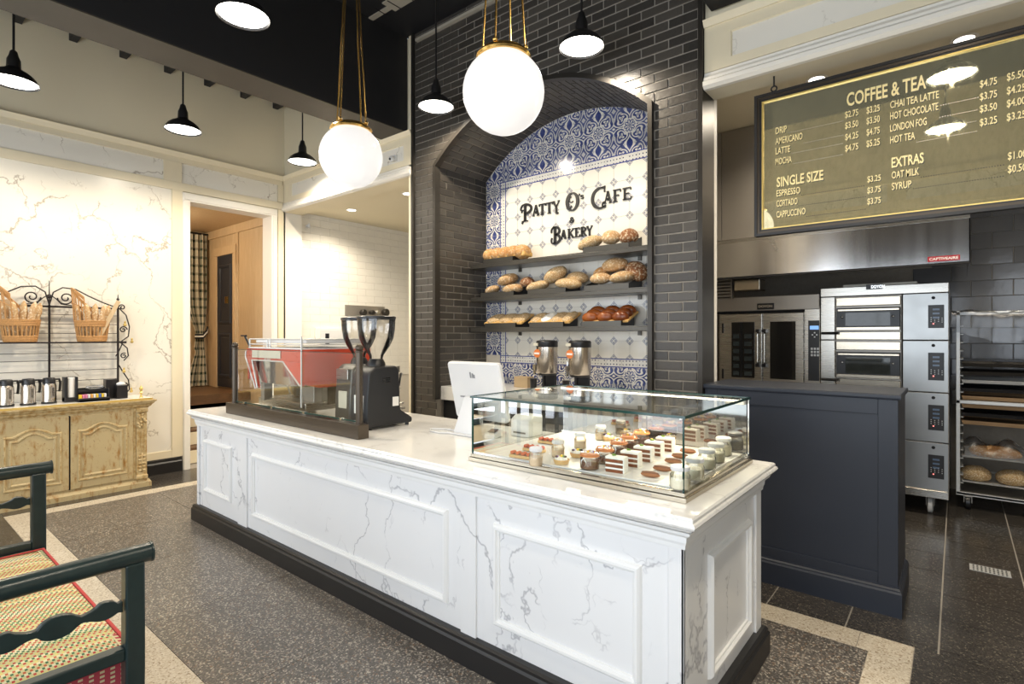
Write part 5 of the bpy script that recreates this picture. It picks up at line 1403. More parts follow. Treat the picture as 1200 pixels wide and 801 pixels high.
        mb().box(A+.125, B-.004, Y-.02, Y+.04, za+.002, za+.07).build('lower_panel', 'steel_warm', t, bevel=.003)
        mb().cbox((A+.30, Y+.0, za+.16), (.06, .01, .06)).build('tray_inside', 'pane_blue', d)
    mb().box(A+.125, B-.004, Y-.02, Y+.04, .24, 1.04).build('lower_front', 'steel_warm', t, bevel=.003)
    mb().box(A+.01, C_+.0, Y-.04, Y+.9, .155, .22).build('base_frame', 'steel', t, bevel=.004)
    def castor(par, x, y, mat, r=.05, top=.155):
        c = mb().lathe([(r*.7, -.02), (r, -.014), (r, .014), (r*.7, .02)], 20).xf(Matrix.Translation((x, y, r+.001)) @ Matrix.Rotation(PI/2, 4, 'Y') ).build('castor_wheel', mat, par, smooth=True)
        mb().box(x-.028, x-.024, y-.03, y+.02, r, top-.01).box(x+.024, x+.028, y-.03, y+.02, r, top-.01).box(x-.03, x+.03, y-.035, y+.035, top-.015, top).build('castor_fork', 'steel_dull', par)
    for x in (-.18, -.86):
        for y in (5.84, 6.55): castor(t, x, y, 'white_plastic', .064)
    # bread rack
    RX0, RX1, RY0, RY1 = .0, .56, 6.15, 6.75
    t = thing('tray_rack', 'silver trolley rack full of baking trays beside the deck oven', 'rack', (0, 0, 0))
    RX0 = atY(1120, 400, 6.15).x-.0
    RX0 = -.01
    for x in (RX0, RX1-.025):
        for y in (RY0, RY1-.03): mb().box(x, x+.028, y, y+.03, .13, 1.72).build('upright', 'silver_paint', t, bevel=.003)
    for z in (.13, 1.70, .93):
        mb().box(RX0, RX1, RY0, RY0+.03, z-.015, z+.015).build('crossbar', 'silver_paint', t, bevel=.003)
    mb().box(RX0, RX1, RY0, RY1, .125, .14).build('base', 'steel_dull', t)
    for i in range(20):
        z = .22+i*.072
        mb().box(RX0+.028, RX0+.05, RY0, RY1, z, z+.004).box(RX1-.05, RX1-.026, RY0, RY1, z, z+.004).build('runner', 'silver_paint', t)
    castor(t, RX0+.08, 6.18, 'black_plastic', .058, .125); castor(t, RX1-.08, 6.18, 'black_plastic', .058, .125); castor(t, RX0+.08, 6.68, 'black_plastic', .058, .125); castor(t, RX1-.08, 6.68, 'black_plastic', .058, .125)
    # trays and what lies on them
    def tray(z, lab, mat='steel_dull', th=.018, name='baking_tray'):
        m = mb().slab(RX0+.036, RX1-.036, RY0+.04, RY1-.02, [(-.02, z), (-.01, z+.001), (0, z+th), (-.004, z+th), (-.014, z+.004), (-.022, z+.004)], True, True)
        tag(m.build(name, mat), lab, 'tray', 'trays in the trolley rack')
    tray(.224+.0, 'metal baking tray on the lowest runner of the rack', 'silver_paint')
    tray(.440+.002, 'metal baking tray second from the bottom of the rack', 'silver_paint')
    names = ['wooden board third from the bottom of the rack', 'black wrapped tray below the wooden board at mid rack', 'wooden board just under the middle crossbar', 'wooden board just above the middle crossbar', 'black wrapped tray fourth from the top of the rack', 'bright metal tray third from the top of the rack', 'dark tray second from the top of the rack', 'topmost dark tray in the rack']
    zz = [.728, .80, .872, .944, 1.016, 1.088, 1.16, 1.232]
    mt = ['board_wood', 'black_plastic', 'board_wood', 'board_wood', 'black_plastic', 'silver_paint', 'steel_dark', 'steel_dark']
    for n_, z, mm in zip(names, zz, mt): tray(z+.004, n_, mm, .034 if 'wood' in mm else .03, 'wooden_board' if 'wood' in mm else 'baking_tray')
    def rloaf(lab, x, z, w_, h_, mt):
        o = mb().ball((0, 0, 0), (w_/2, .12, h_/2), 18, 10)
        for i, v in enumerate(o.v): k = noise.noise(Vector(v)*22+Vector((x, z, 0)))*.10; o.v[i] = (v[0]*(1+k), v[1]*(1+k), max(v[2], -h_*.3)*(1+k))
        q = o.build('loaf', mt, None, smooth='all'); q.location = (x, 6.33, z+h_*.32); tag(q, lab, 'bread', 'bread in the trolley rack')
    rloaf('long brown loaf in plastic, upper of the two bread trays', .25, .452, .36, .12, 'bread_gold')
    rloaf('knobbly seeded loaf on lowest tray, left', .12, .234, .22, .15, 'bread_oat')
    rloaf('knobbly seeded loaf on lowest tray, right', .37, .234, .23, .15, 'bread_oat')
    # film over the top of the rack
    def film(lab, pts, name, loc=None):
        m = MB(); n = len(pts[0])
        for r_ in pts: m.v += r_
        for j in range(len(pts)-1):
            for i in range(n-1): m.f.append((j*n+i, j*n+i+1, (j+1)*n+i+1, (j+1)*n+i))
        return tag(m.build(name, 'plastic_film', None, smooth='all'), lab, 'plastic sheet')
    rows = []
    for j in range(12):
        q = j/11; r_ = []
        for i in range(16):
            s = i/15; x = RX0-.03+s*(RX1-RX0+.10); drop = .32*q*(.55+.35*math.sin(s*2.4+.4)) if q > .25 else 0
            k = .012*math.sin(s*30+q*5)
            y = RY1-(RY1-RY0+.03)*min(q/.5, 1); z = 1.722+.01*math.sin(s*9)-max(0, q-.5)*2*(.16+.10*math.sin(s*2.6+.2))
            r_.append((x, y-k-.006, z+k*.5))
        rows.append(r_)
    film('crumpled clear plastic sheet draped over the trolley rack', rows, 'plastic_sheet')
    rows = []
    for j in range(8):
        a = PI*j/7; r_ = []
        for i in range(14):
            s = i/13; r_.append((RX0+.06+s*.40, 6.33-.15*math.cos(a), .462+.15*math.sin(a)*(.8+.25*math.sin(s*11))+.01*math.sin(s*40+j)))
        rows.append(r_)
    film('clear plastic bag around the long loaf in the rack', rows, 'plastic_bag')
    # floor drain
    d = thing('floor_drain', 'small rectangular steel drain grate in the kitchen floor', 'drain', (.16, 4.63, .0005), 0)
    mb().box(-.10, .10, -.06, .06, 0, .002).build('frame', 'silver_paint', d)
    m = mb()
    for i in range(9):
        for j in range(4): m.cbox((-.08+i*.02, -.042+j*.028, .0024), (.009, .016, .001))
    m.build('slot', 'near_black', d)
    # louvre basket and small box on the left of the hood
    o = thing('wire_basket', 'grey louvred basket hanging left of the convection oven', 'basket', (atY(848, 320, 5.6).x, 5.6, 2.0))
    for k in range(8): mb().box(-.10, .08, -.03+k*.0, .03, -.1+k*.032, -.088+k*.032).build('slat', 'steel_dull', o)
    mb().box(-.11, -.10, -.03, .03, -.12, .17).box(.08, .09, -.03, .03, -.12, .17).build('side', 'steel_dull', o)
    t = mb().box(-.12, .12, 0, .2, -.055, .055).build('fan_box', 'steel_warm', None, bevel=.01); t.location = (atY(875, 337, 5.5).x, 5.5, 2.0)
    tag(t, 'small stainless box under the left end of the hood', 'vent box')
M['red_paint2'] = simple('dark_red_label', (.35, .01, .02), .4)
M['hood_steel'] = metal('streaked_hood_steel', (.62, .61, .60), .20, (7, 1, .06), .25)
M['steel_warm'] = metal('warm_brushed_steel', (.50, .44, .35), .25)
M['steel_worn'] = metal('worn_steel_panel', (.36, .365, .36), .34, (3, 1, 3), .12)
M['dim_pane'] = simple('drawn_reflection_pane', (.05, .065, .07), .1)
M['pane_blue'] = simple('blue_grey_display', (.10, .15, .24), .2)
M['oven_window'] = simple('dark_oven_window', (.05, .055, .05), .05, var=.4, scale=14)
M['board_wood'] = wood('pale_board_wood', (.46, .30, .16), (.36, .22, .11), .6, (.5, 6, 6))
kitchen()

# ================================================================ LEFT SIDE: CABINET, BAKER'S RACK
def cabinet():
    XF = -6.30; YL, YR = -.42, 1.89
    t = thing('painted_sideboard', 'distressed cream sideboard with arched panel doors and carved corner post', 'sideboard', (0, 0, 0))
    mb().box(LW+.03, XF, YL, YR-.01, .07, .79).build('carcass', 'distressed', t)
    mb().slab(LW+.05, XF, YL, YR-.0, [(-.02, 0), (.028, 0), (.028, .045), (.018, .058), (.012, .07), (-.02, .072)]).build('plinth', 'distressed', t)
    mb().slab(LW+.095, XF, YL, YR, [(-.02, .785), (.006, .785), (.010, .797), (.022, .803), (.030, .820), (.046, .835), (.050, .845), (.062, .852), (.064, .866), (-.02, .868)]).build('cornice', 'carved', t)
    mb().box(LW+.03, XF+.03, YL-.02, YR+.03, .868, .888).build('marble_top', 'marble_top', t, bevel=.003)
    mb().box(XF+.03, XF+.037, YL-.02, YR+.035, .868, .886).build('gold_edge', 'gold_paint', t)
    def apoly(a, b, z0, z1, ins, rise=.055):
        a += ins; b -= ins; z0 += ins; z1 -= ins; w_ = b-a; P = [(a, z0), (b, z0), (b, z1-rise)]
        sh = w_*.16
        P += [(b-sh, z1-rise)]+[(b-sh-(w_-2*sh)*i/10, z1-rise+rise*math.sin(PI*i/10)) for i in range(1, 10)]+[(a+sh, z1-rise), (a, z1-rise)]
        return P
    for y0, y1 in ((-.28, .22), (.24, .74), (.765, 1.262), (1.275, 1.765)):
        d = mb().box(XF, XF+.016, y0, y1, .095, .765).build('door', 'distressed', t, bevel=.003)
        L = []
        for ins, h in ((.05, .016), (.056, .026), (.066, .026), (.072, .017), (.086, .017), (.094, .026), (.102, .026), (.112, .018)):
            L.append([(XF+h, p, q) for p, q in apoly(y0, y1, .11, .74, ins)])
        mb().rings(L, False, True).build('arched_panel', 'distressed', d)
        m = MB(); LL = L[1:3]
        mb().rings([[(p[0]+.001, p[1], p[2]) for p in L[1]], [(p[0]+.001, p[1], p[2]) for p in L[2]]], False, False).build('moulding_line', 'carved', d)
    for y in (.2295, .7525, 1.2685): mb().box(XF, XF+.003, y-.006, y+.006, .09, .77).build('door_gap_shade', 'near_black', t)  # black strips painting the shade between the doors
    mb().box(XF, XF+.006, 1.768, 1.785, .09, .78).build('stile', 'carved', t)
    # carved corner post
    p = mb().box(XF-.02, XF+.02, 1.79, 1.88, .03, .79).build('corner_post', 'carved', t, bevel=.003)
    mb().box(XF-.02, XF+.04, 1.785, 1.885, .745, .785).build('capital', 'carved', p, bevel=.008); mb().box(XF-.02, XF+.035, 1.785, 1.885, .08, .125).build('post_foot', 'carved', p, bevel=.008)
    m = mb()
    for k in range(3): m.box(XF+.018, XF+.026, 1.805+k*.026, 1.815+k*.026, .36, .56)
    m.build('flute', 'carved', p)
    m = mb(); random.seed(4)
    for k in range(14):
        m.ball((XF+.028, 1.80+.07*random.random(), .60+.13*(k/14)), (.012, .012, .014), 8, 6)
    m.tube([(XF+.022, 1.835+.02*math.sin(i*.6), .59+i*.012) for i in range(13)], .010, 6)
    m.build('carved_scroll', 'carved', p, smooth='all')
    m = mb()
    for k in range(5):
        for s in (-1, 1): m.ball((XF+.024, 1.835+s*.016, .17+k*.035), (.008, .018, .010), 8, 6)
    m.tube([(XF+.026, 1.835, .15), (XF+.026, 1.835, .34)], .006, 6); m.build('carved_leaf', 'carved', p, smooth='all')
cabinet()

def spiral(cy, cz, r0, turns, sgn=1, a0=0, n=26):
    return [(cy+sgn*r0*(1-i/n*.8)*math.cos(a0+turns*2*PI*i/n), cz+r0*(1-i/n*.8)*math.sin(a0+turns*2*PI*i/n)) for i in range(n+1)]
ZT = .889
def rack():
    X = -6.66; t = thing('bakers_rack', 'black wrought iron rack with scrolls standing on the sideboard', 'rack', (0, 0, 0))
    YA, YC, YB = .62, 1.19, 1.735
    for y in (YA, YC, YB):
        z1 = 1.80 if y != YB else 1.86
        mb().box(X-.008, X+.008, y-.008, y+.008, ZT, z1).build('upright', 'iron', t)
    mb().ball((X, YB, 1.88), .014, 8, 6).tube([(X, YB, 1.86), (X, YB, 1.93)], [.008, .003], 6).build('finial', 'iron', t, smooth=True)
    mb().box(X-.008, X+.008, YA, YB, 1.775, 1.793).build('top_rail', 'iron', t)
    sh = mb().box(X, X+.24, YA, YB, 1.437, 1.446)
    sh = MB()
    for dx in (0, .06, .12, .18, .24): sh.box(X+dx-.005, X+dx+.005, YA, YB, 1.436, 1.448)
    sh.box(X, X+.24, YA-.01, YA, 1.432, 1.452).box(X, X+.24, YB, YB+.01, 1.432, 1.452)
    stuff(sh.build('shelf_grille', 'iron', t))
    for y in (YA+.02, YB-.02): mb().tube([(X+.235, y, 1.44), (X+.12, y, 1.36), (X+.01, y, 1.30)], .006, 6).build('brace', 'iron', t, smooth=True)
    for z in (.98, 1.07, 1.17, 1.27, 1.34, 1.53, 1.62, 1.71): mb().tube([(X, YA, z), (X, YB, z)], .003, 6).build('wire', 'iron', t)
    def tubes(name, pts, r=.006, x=X): mb().tube([(x, a, b) for a, b in pts], r, 6).build(name, 'iron', t, smooth=True)
    for s in (-1, 1):
        tubes('scroll', spiral(YC+s*.125, 1.87, .065, 1.6, s, PI), .006)
        tubes('scroll', [(YC, 1.80), (YC+s*.03, 1.92), (YC+s*.10, 1.97), (YC+s*.20, 1.96), (YC+s*.30, 1.90), (YC+s*.42, 1.84), (YC+s*.52, 1.80)], .006)
        tubes('scroll', [(YC, 1.90), (YC+s*.05, 1.86), (YC+s*.09, 1.81), (YC+s*.17, 1.80)], .005)
    mb().tube([(X, YC, 1.79), (X, YC, 2.03)], [.007, .003], 6).ball((X, YC, 1.88), (.014, .022, .022), 8, 6).build('centre_finial', 'iron', t, smooth=True)
    # scrolled right bracket
    Y = YB
    for pts in (spiral(Y+.035, 1.80, .030, 1.3, -1, 0), [(Y+.01, 1.79), (Y+.07, 1.72), (Y+.10, 1.60), (Y+.09, 1.50), (Y+.03, 1.45)], spiral(Y+.045, 1.57, .035, 1.4, 1, 0),
                [(Y+.02, 1.44), (Y+.08, 1.38), (Y+.09, 1.30), (Y+.05, 1.25)], spiral(Y+.05, 1.30, .03, 1.3, 1, 1), [(Y+.0, 1.22), (Y+.04, 1.14), (Y+.09, 1.05), (Y+.10, .95), (Y+.06, .90)], spiral(Y+.055, .99, .04, 1.4, -1, 0)):
        tubes('scroll', pts, .006)
    m = mb()
    for y, z in ((Y+.05, 1.14), (Y+.12, 1.445), (Y+.06, 1.62), (Y+.115, .93)):
        m.ball((X+.006, y, z), (.008, .016, .016), 8, 6).ball((X+.006, y, z+.025), (.006, .010, .014), 6, 5)
    m.build('gilt_rosette', 'gold_paint', t, smooth='all')
    q = thing('gold_finial_post', 'small gold finial at the right end of the sideboard top', 'finial', (XF_ := -6.32, 1.84, ZT))
    mb().lathe([(.018, 0), (.010, .012), (.008, .04), (.016, .05), (.008, .06), (.014, .08), (.018, .09), (.010, .105), (.002, .12)], 14).build('turned_stem', 'gold_paint', q, smooth=True)
rack()

def baskets():
    def basket(label, y, seed):
        x = -6.53; t = thing('wicker_basket', label, 'basket', (x, y, 1.449), group='wicker bread baskets')
        rx, ry = .085, .135; H = .20
        def el(r, z, n=28, k=1.0): return [(rx*r*math.cos(2*PI*i/n), ry*r*math.sin(2*PI*i/n), z) for i in range(n)]
        mb().rings([el(.82, 0), el(.80, .006)]).build('base', 'wicker', t)
        m = mb()
        for k in range(5): m.tube(el(.84+k*.012, .008+k*.011), .0065, 6, True)
        m.build('lower_band', 'wicker', t, smooth=True)
        m = mb()
        for k in range(5): m.tube(el(.98+k*.012, H-.048+k*.012), .0068, 6, True)
        m.build('upper_band', 'wicker', t, smooth=True)
        for i in range(26):
            a = 2*PI*i/26; c, s = math.cos(a), math.sin(a)
            o = mb().tube([(rx*.86*c, ry*.86*s, .04), (rx*.98*c, ry*.98*s, H-.04)], .0055, 6).build('stake', 'wicker', t, smooth=True)
        # raised slanting back: high on the left, falling to the right
        def rim(a): c, s = math.cos(a), math.sin(a); hh = H+.16-.19*(s*.5+.0)*1.6 ; return (rx*1.06*c*(1 if c < 0 else .9), ry*1.08*s-.015, max(H, H+.15-.16*s))
        pts = [rim(PI*.5+PI*i/16+0) for i in range(17)]
        pts2 = [rim(PI*1.5-.0+PI*.35*i/6) for i in range(1, 7)]
        allp = pts+pts2
        mb().tube(allp, .008, 6).tube([(p[0], p[1], p[2]-.018) for p in allp], .005, 6).build('slanted_rim', 'wicker', t, smooth=True)
        m = mb()
        m.tube([(p[0]*.99, p[1]*.99, H+(p[2]-H)*.55) for p in allp], .004, 6)
        m.build('middle_hoop', 'wicker', t, smooth=True)
        for i in range(0, len(allp), 2):
            p = allp[i]
            if p[2] > H+.03: mb().tube([(p[0]*.96, (p[1]+.015)*.96, H), p], .005, 6).build('tall_stake', 'wicker', t, smooth=True)
        side = 'left' if y < 1.2 else 'right'
        random.seed(seed)
        spots = [(-.02, -.075, -.25, .0), (.015, -.035, -.12, .1), (-.01, .01, .06, .05), (.02, .05, .22, .0), (-.03, .085, .30, -.05)]
        word = ('leftmost baguette', 'second baguette from the left', 'middle baguette', 'second baguette from the right', 'rightmost baguette')
        for (dx, dy, tl, tx), wd in zip(spots, word):
            L = .36; m = mb(); n = 12; pts, rr = [], []
            for i in range(n+1):
                q = i/n; pts.append((0, 0, q*L)); rr.append(.030*math.sqrt(max(.02, 1-(2*q-1)**4)))
            m.tube(pts, rr, 12)
            for i, v in enumerate(m.v):
                k = 1+.10*math.sin(v[2]*70+math.atan2(v[1], v[0])*1.0); m.v[i] = (v[0]*k, v[1]*k, v[2])
            m.xf(Matrix.Rotation(-tl*.8, 4, 'X') @ Matrix.Rotation(tx, 4, 'Y'))
            o = m.build('baguette', 'bread_pale', None, smooth='all'); o.location = (x+dx, y+dy*.75, 1.462)
            tag(o, f'floury {wd} standing in the {side} wicker basket', 'baguette', 'baguettes in the wicker baskets')
        if side == 'right':
            m = mb().box(-.006, .006, -.018, .018, 0, .42); m.xf(Matrix.Rotation(-.42, 4, 'X')); o = m.build('wooden_stick', 'light_wood', None); o.location = (x+.06, y+.03, 1.47)
            tag(o, 'flat wooden slat leaning in the right wicker basket', 'slat')
        else:
            m = mb().box(-.003, .003, -.05, .05, 0, .36); m.xf(Matrix.Rotation(.12, 4, 'X')); o = m.build('paper_bag', 'kraft', None); o.location = (x-.04, y-.08, 1.47)
            tag(o, 'brown paper bag standing in the left wicker basket', 'paper bag')
    basket('wicker basket of baguettes on the iron shelf, cut by the left edge', .965, 1)
    basket('wicker basket of baguettes on the iron shelf beside the scrolled bracket', atX(108, 390, -6.53).y, 2)
baskets()

def coffee_station():
    def pot(label, px, word):
        p = atX(px, 460, -6.42)
        t = thing('vacuum_jug', label, 'jug', (-6.42, p.y, ZT+.001), .35, group='steel vacuum jugs')
        mb().lathe([(.056, 0), (.057, .012), (.054, .016)], 24).build('base', 'black_plastic', t, smooth=True)
        mb().lathe([(.053, .014), (.053, .16), (.046, .182)], 24).build('steel_body', 'smooth_steel', t, smooth=True)
        mb().lathe([(.047, .18), (.047, .222), (.040, .232), (.02, .235)], 24).build('lid', 'black_plastic', t, smooth=True)
        mb().box(-.01, .012, -.068, -.04, .20, .225).build('spout', 'black_plastic', t, bevel=.004)
        mb().tube([(.0, .046, .215), (.0, .082, .215), (.0, .092, .18), (.0, .088, .12), (.0, .082, .10)], .010, 8).build('handle', 'black_plastic', t, smooth=True)
        mb().box(.052, .0545, -.014, .014, .05, .15).build('label_strip', 'steel_dull', t)
        o = text_on(word, (0, 0, 0), .016, .075, 'black_plastic', t, 'x', .02, .0004)
        o.rotation_euler = (-PI/2, 0, 0); o.location = (.0552, -.006, .14)
    pot('steel vacuum jug on the sideboard, leftmost and cut by the frame', 7, 'HOUSE')
    pot('steel vacuum jug on the sideboard, middle of three', 33, 'DECAF')
    pot('steel vacuum jug on the sideboard, rightmost of three', 57.5, 'BREW')
    # cup lid stand, sachet caddy, black canisters
    def y_(px): return atX(px, 455, -6.42).y
    t = thing('cup_dispenser', 'black stand holding a stack of white cup lids', 'dispenser', (0, 0, 0))
    for a, b in ((y_(75), y_(79)), (y_(88), y_(91))): mb().box(-6.50, -6.40, a, b, ZT+.001, 1.12).build('side_panel', 'black_plastic', t, bevel=.004)
    mb().box(-6.50, -6.49, y_(75), y_(91), ZT+.001, 1.12).build('back_panel', 'black_plastic', t)
    mb().box(-6.50, -6.38, y_(75), y_(91), ZT+.001, .93).build('base', 'black_plastic', t)
    mb().lathe([(.036, .0), (.038, .18), (.03, .185)], 18, (-6.445, (y_(79)+y_(88))/2, .931)).build('lid_stack', 'paper', t, smooth=True)
    t = thing('sachet_caddy', 'black caddy filled with coloured sugar sachets', 'caddy', (0, 0, 0))
    a, b = y_(88), y_(124)
    mb().box(-6.47, -6.28, a, b, ZT+.001, ZT+.02).box(-6.30, -6.28, a, b, ZT+.001, ZT+.034).box(-6.47, -6.45, a, b, ZT+.001, ZT+.12).box(-6.47, -6.30, b-.008, b, ZT+.001, ZT+.11).build('tray', 'black_plastic', t, bevel=.003)
    mb().box(-6.46, -6.38, a+.01, b-.01, ZT+.085, ZT+.105).build('upper_tray', 'black_plastic', t)
    cols = ['petal_yellow', 'pink_paper', 'pink_paper', 'paper', 'orange_paper', 'paper', 'petal_yellow', 'blue_paper', 'petal_yellow', 'paper']
    n = len(cols)
    for k, c in enumerate(cols):
        y = a+.012+(b-a-.03)*k/n
        mb().box(-6.36, -6.305, y, y+(b-a-.03)/n*.8, ZT+.021, ZT+.066).build('sachet_stack', c, t, bevel=.002)
    m = mb().ball((-6.42, (a+b)/2+.03, ZT+.125), (.04, .075, .02), 12, 6); tag(m.build('plastic_packet', 'plastic_film', None, smooth='all'), 'clear plastic packet lying on the sachet caddy', 'packet')
    for lab, px, h, x in (('tall black canister behind the sachet caddy', 132, .19, -6.50), ('short black napkin holder at right end of the sideboard', 141, .13, -6.40)):
        y = y_(px); t = thing('canister', lab, 'canister', (x, y, ZT+.001))
        mb().slab(-.045, .045, -.045, .045, [(-.004, 0), (0, .004), (0, h-.006), (-.004, h)]).build('body', 'black_plastic', t)
        if h < .15: mb().ball((0, 0, h+.01), (.035, .04, .022), 10, 6).build('white_napkins', 'paper', t, smooth=True)
M['pink_paper'] = simple('pink_paper', (.75, .25, .4), .7); M['orange_paper'] = simple('orange_paper', (.8, .4, .1), .7); M['blue_paper'] = simple('blue_paper', (.1, .2, .6), .7)
coffee_station()

# ================================================================ SETTEE
def settee():
    t = thing('settee', 'dark green painted wooden settee with pierced arms and woven seat', 'settee', (0, 0, 0))
    YF = .575; YBk = -.16
    arms = [(-2.05, .795), (-3.45, .858)]
    for k, (x, za) in enumerate(arms):
        s = 1
        mb().rings([[(x-.027*c, YF-.027, z), (x+.027*c, YF-.027, z), (x+.027*c, YF+.027, z), (x-.027*c, YF+.027, z)] for z, c in ((0, .75), (.30, .85), (.44, 1), (.60, 1.0), (za-.02, .9))]).build('front_post', 'green_paint', t, bevel=.006)
        mb().box(x-.026, x+.026, YBk-.03, YBk+.02, 0, 1.0).build('back_post', 'green_paint', t, bevel=.006)
        m = mb().tube([(x, YF+.05, za), (x, YF+.045, za), (x, .3, za), (x, YBk, za)], .030, 20).tube([(x, YF+.052, za), (x, YF+.046, za)], .033, 20)
        m.build('top_rail', 'green_paint', t, smooth=True)
        zc = za-.15
        ys = [YF-.03-i*(YF-YBk-.04)/60 for i in range(61)]
        up, lo = [], []
        cm = .385
        for y in ys:
            d = abs(y-cm)
            if d < .050: h = max(.009, .034*math.sqrt(max(0, 1-(d/.051)**2)))
            elif d < .075: h = .009+.004*(d-.05)/.025
            elif d < .15: h = .013+.012*math.sin((d-.075)/.075*PI)
            else: h = .014+.016*min(1, (d-.15)/.04)
            up.append((y, zc+h+(.006 if .10 < d < .14 else 0))); lo.append((y, zc-h))
        mb().prism(up+lo[::-1], x-.011, x+.011, 'yz').build('pierced_splat', 'green_paint', t, bevel=.003)
        mb().box(x-.022, x+.022, YBk, YF-.025, .475, .515).build('arm_lower_rail', 'green_paint', t, bevel=.006)
        mb().box(x-.018, x+.018, YBk, YF-.025, .30, .345).build('seat_side_rail', 'green_paint', t, bevel=.004)
    xa, xb = arms[1][0]+.02, arms[0][0]-.02
    mb().box(xa, xb, YF-.03, YF+.0, .29, .345).build('front_rail', 'green_paint', t, bevel=.004)
    mb().box(xa, xb, YBk-.02, YBk+.01, .93, 1.0).build('back_rail', 'green_paint', t, bevel=.006)
    for i in range(9): mb().box(xa+.08+i*.145, xa+.11+i*.145, YBk-.015, YBk+.005, .34, .94).build('back_spindle', 'green_paint', t)
    c = thing('seat_cushion', 'woven red, green and yellow striped cushion on the green settee', 'cushion', (-2.75, .22, .347))
    w_, d_ = .655, .37
    mb().slab(-w_, w_, -d_, d_, [(-.02, .010), (0, .022), (0, .120), (-.012, .130), (-.03, .135)], True, False).build('cushion_side', 'weave_edge', c)
    nx, ny = 30, 18; m = MB()
    for j in range(ny+1):
        for i in range(nx+1):
            u, v = i/nx, j/ny; e = min(u, 1-u, .12)/.12*min(v, 1-v, .12)/.12
            m.v.append(((u*2-1)*(w_-.012), (v*2-1)*(d_-.012), .130+.018*math.sin(e*PI/2)))
    for j in range(ny):
        for i in range(nx): m.f.append((j*(nx+1)+i, j*(nx+1)+i+1, (j+1)*(nx+1)+i+1, (j+1)*(nx+1)+i))
    m.build('woven_top', 'weave', c, smooth='all')
    for z in (.130, .018):
        mb().tube([(w_-.004, d_-.004, z), (-w_+.004, d_-.004, z), (-w_+.004, -d_+.004, z), (w_-.004, -d_+.004, z)], .006, 8, True).build('piping', 'piping', c, smooth=True)
settee()

# ================================================================ CURTAIN, CAMERA, ALCOVE FITTINGS
def curtain():
    X = -8.90; t = thing('plaid_curtain', 'green and cream plaid curtain tied back in the hallway', 'curtain', (0, 0, 0))
    ya, yb = atX(214, 300, X).y, atX(243.5, 300, X).y
    zt, zb = 3.04, .755; nz, n = 40, 70; m = MB(); uv = []
    for j in range(nz+1):
        z = zt+(zb-zt)*j/nz; q = (z-1.52)
        g = math.exp(-(q/.30)**2) if q > 0 else math.exp(-(q/.5)**2)
        wl = ya+(yb-ya)*(.48*g+.10*(z < 1.3)); wr = yb-.05*g
        for i in range(n+1):
            u = i/n; amp = .045*(1-.55*g)
            m.v.append((X+amp*math.sin(u*34+z*.6)+.02*math.sin(u*11), wl+(wr-wl)*u, z)); uv.append((u*.62, z*.42))
    for j in range(nz):
        for i in range(n): m.f.append((j*(n+1)+i, j*(n+1)+i+1, (j+1)*(n+1)+i+1, (j+1)*(n+1)+i))
    me = bpy.data.meshes.new('curtain_cloth'); me.from_pydata(m.v, [], m.f); me.materials.append(M['plaid'])
    ul = me.uv_layers.new(name='UVMap')
    for p in me.polygons:
        for li, vi in zip(p.loop_indices, p.vertices): ul.data[li].uv = uv[vi]
    me.polygons.foreach_set('use_smooth', [True]*len(me.polygons))
    o = bpy.data.objects.new('cloth', me); COL.objects.link(o); o.parent = t
    mb().tube([(X+.0, ya-.1, 3.06), (X, yb+.02, 3.06)], .014, 8).build('curtain_rod', 'black_paint', t, smooth=True)
    yc = ya+(yb-ya)*.48
    for dz, mt in ((-.025, 'curtain_band'), (0, 'paper'), (.025, 'curtain_band')):
        mb().tube([(X-.03, yb+.01, 1.62+dz), (X+.08, yb-.05, 1.56+dz), (X+.09, yc+.08, 1.50+dz), (X+.05, yc-.02, 1.50+dz)], .013, 8).build('tieback', mt, t, smooth=True)
curtain()
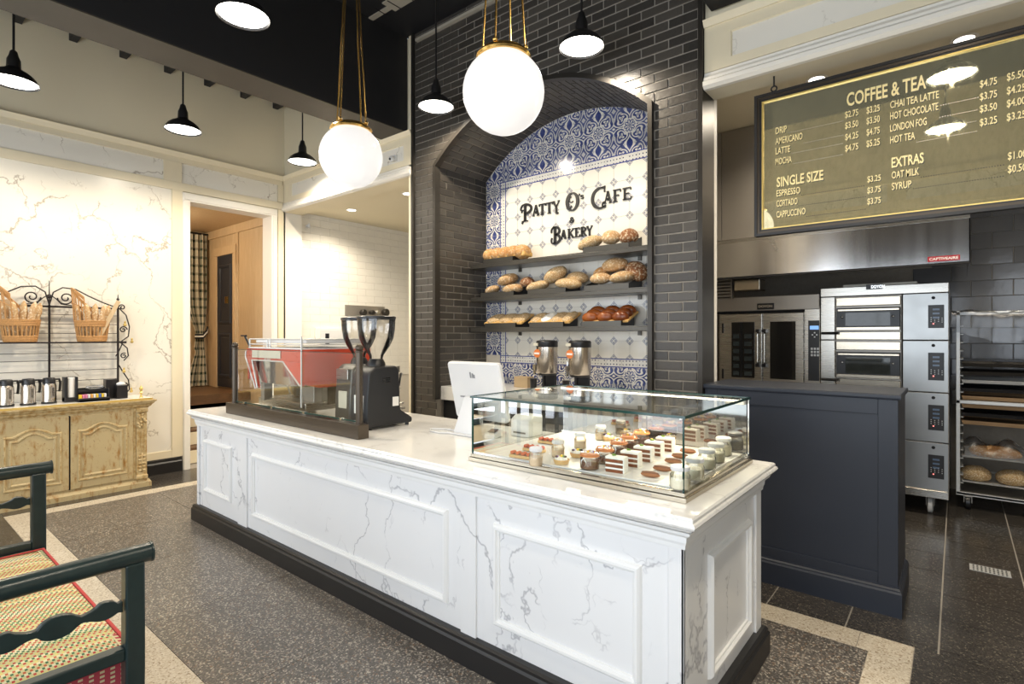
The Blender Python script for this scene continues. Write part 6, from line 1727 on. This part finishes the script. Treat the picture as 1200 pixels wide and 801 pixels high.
def fittings():
    p = atY(463, 187, Y0-.0)
    t = thing('security_camera', 'small white dome security camera on the header above alcove', 'camera', (p.x, Y0-.0, p.z))
    mb().box(-.03, .03, -.02, .005, -.02, .045).build('mount', 'white_plastic', t, bevel=.006)
    b = mb().ball((0, -.045, -.005), .032, 16, 12).build('dome', 'white_plastic', t, smooth='all')
    mb().ball((.006, -.070, -.012), .013, 10, 8).build('lens', 'black_plastic', t, smooth='all')
    X = -6.79
    def P(px, py): return atX(px, py, X)
    a = P(368.5, 400); b = P(404, 400); top = P(372, 384).z
    t = thing('wall_cabinet', 'white metal box with black socket on white tiled wall', 'wall box', (0, 0, 0))
    mb().box(X, X+.03, a.y, b.y+.06, 1.22, top).build('housing', 'white_trim', t, bevel=.004)
    mb().box(X+.03, X+.036, P(374, 400).y, b.y+.05, 1.24, top-.03).build('cover', 'white_plastic', t, bevel=.003)
    mb().box(X+.036, X+.040, P(379.5, 400).y, P(384, 400).y, P(382, 403).z, P(382, 390.5).z).build('socket', 'black_plastic', t)
    t = thing('knife_rack', 'steel wall strip with dark round pans above the coffee grinders', 'wall rack', (0, 0, 0))
    a = P(404, 362); b = P(450, 362)
    mb().box(X, X+.02, a.y, b.y, P(405, 369).z, P(405, 357).z).build('back_plate', 'steel_dull', t, bevel=.003)
    for px, r in ((423, .045), (433, .035), (439, .04), (449, .055)):
        q = P(px, 366)
        mb().lathe([(r*.9, 0), (r, .02), (r, .07), (r*.8, .08)], 16).xf(Matrix.Translation((X+.02, q.y, q.z)) @ Matrix.Rotation(PI/2, 4, 'Y')).build('round_holder', 'steel_dark' if px != 439 else 'steel', t, smooth=True)
    p = P(360, 265)
    t = thing('alarm_sensor', 'small white sensor high on the white tiled wall', 'sensor', (X, p.y, p.z))
    mb().box(0, .05, -.02, .02, -.01, .01).tube([(.05, 0, -.03), (.05, 0, .03)], .014, 10).build('housing', 'white_plastic', t, smooth=True)
    # strip light and vent on the dark ceiling
    t = thing('linear_diffuser', 'pale slotted strip set in the black ceiling by the globe rods', 'vent', (0, 0, 0))
    a = atZ(428, 26, 4.499); b = atZ(455, 8, 4.499)
    d = Vector((b.x-a.x, b.y-a.y)); 
    x = (a.x+b.x)/2
    m0, m1 = atZ(430, 25, 4.499), atZ(470, 0, 4.499)
    x0, y1 = m0.x, m0.y
    mb().box(x0-.02, x0+.35, y1-.03, y1+.02, 4.488, 4.499).build('slot_frame', 'vent_white', t)
    mb().box(x0+.35, x0+1.2, y1-.09, y1+.06, 4.488, 4.499).build('slot_frame', 'vent_white', t)
    for k in range(6): mb().box(x0+.06+k*.18, x0+.068+k*.18, y1-.09, y1+.06, 4.484, 4.489).build('divider', 'black_paint', t)
    s = struct(mb().box(-4.12, -1.6, Y0-.035, Y0-.002, 4.40, 4.425).build('trim_4', 'vent_white'))
M['vent_white'] = simple('dusty_white_metal', (.42, .38, .31), .6)
fittings()
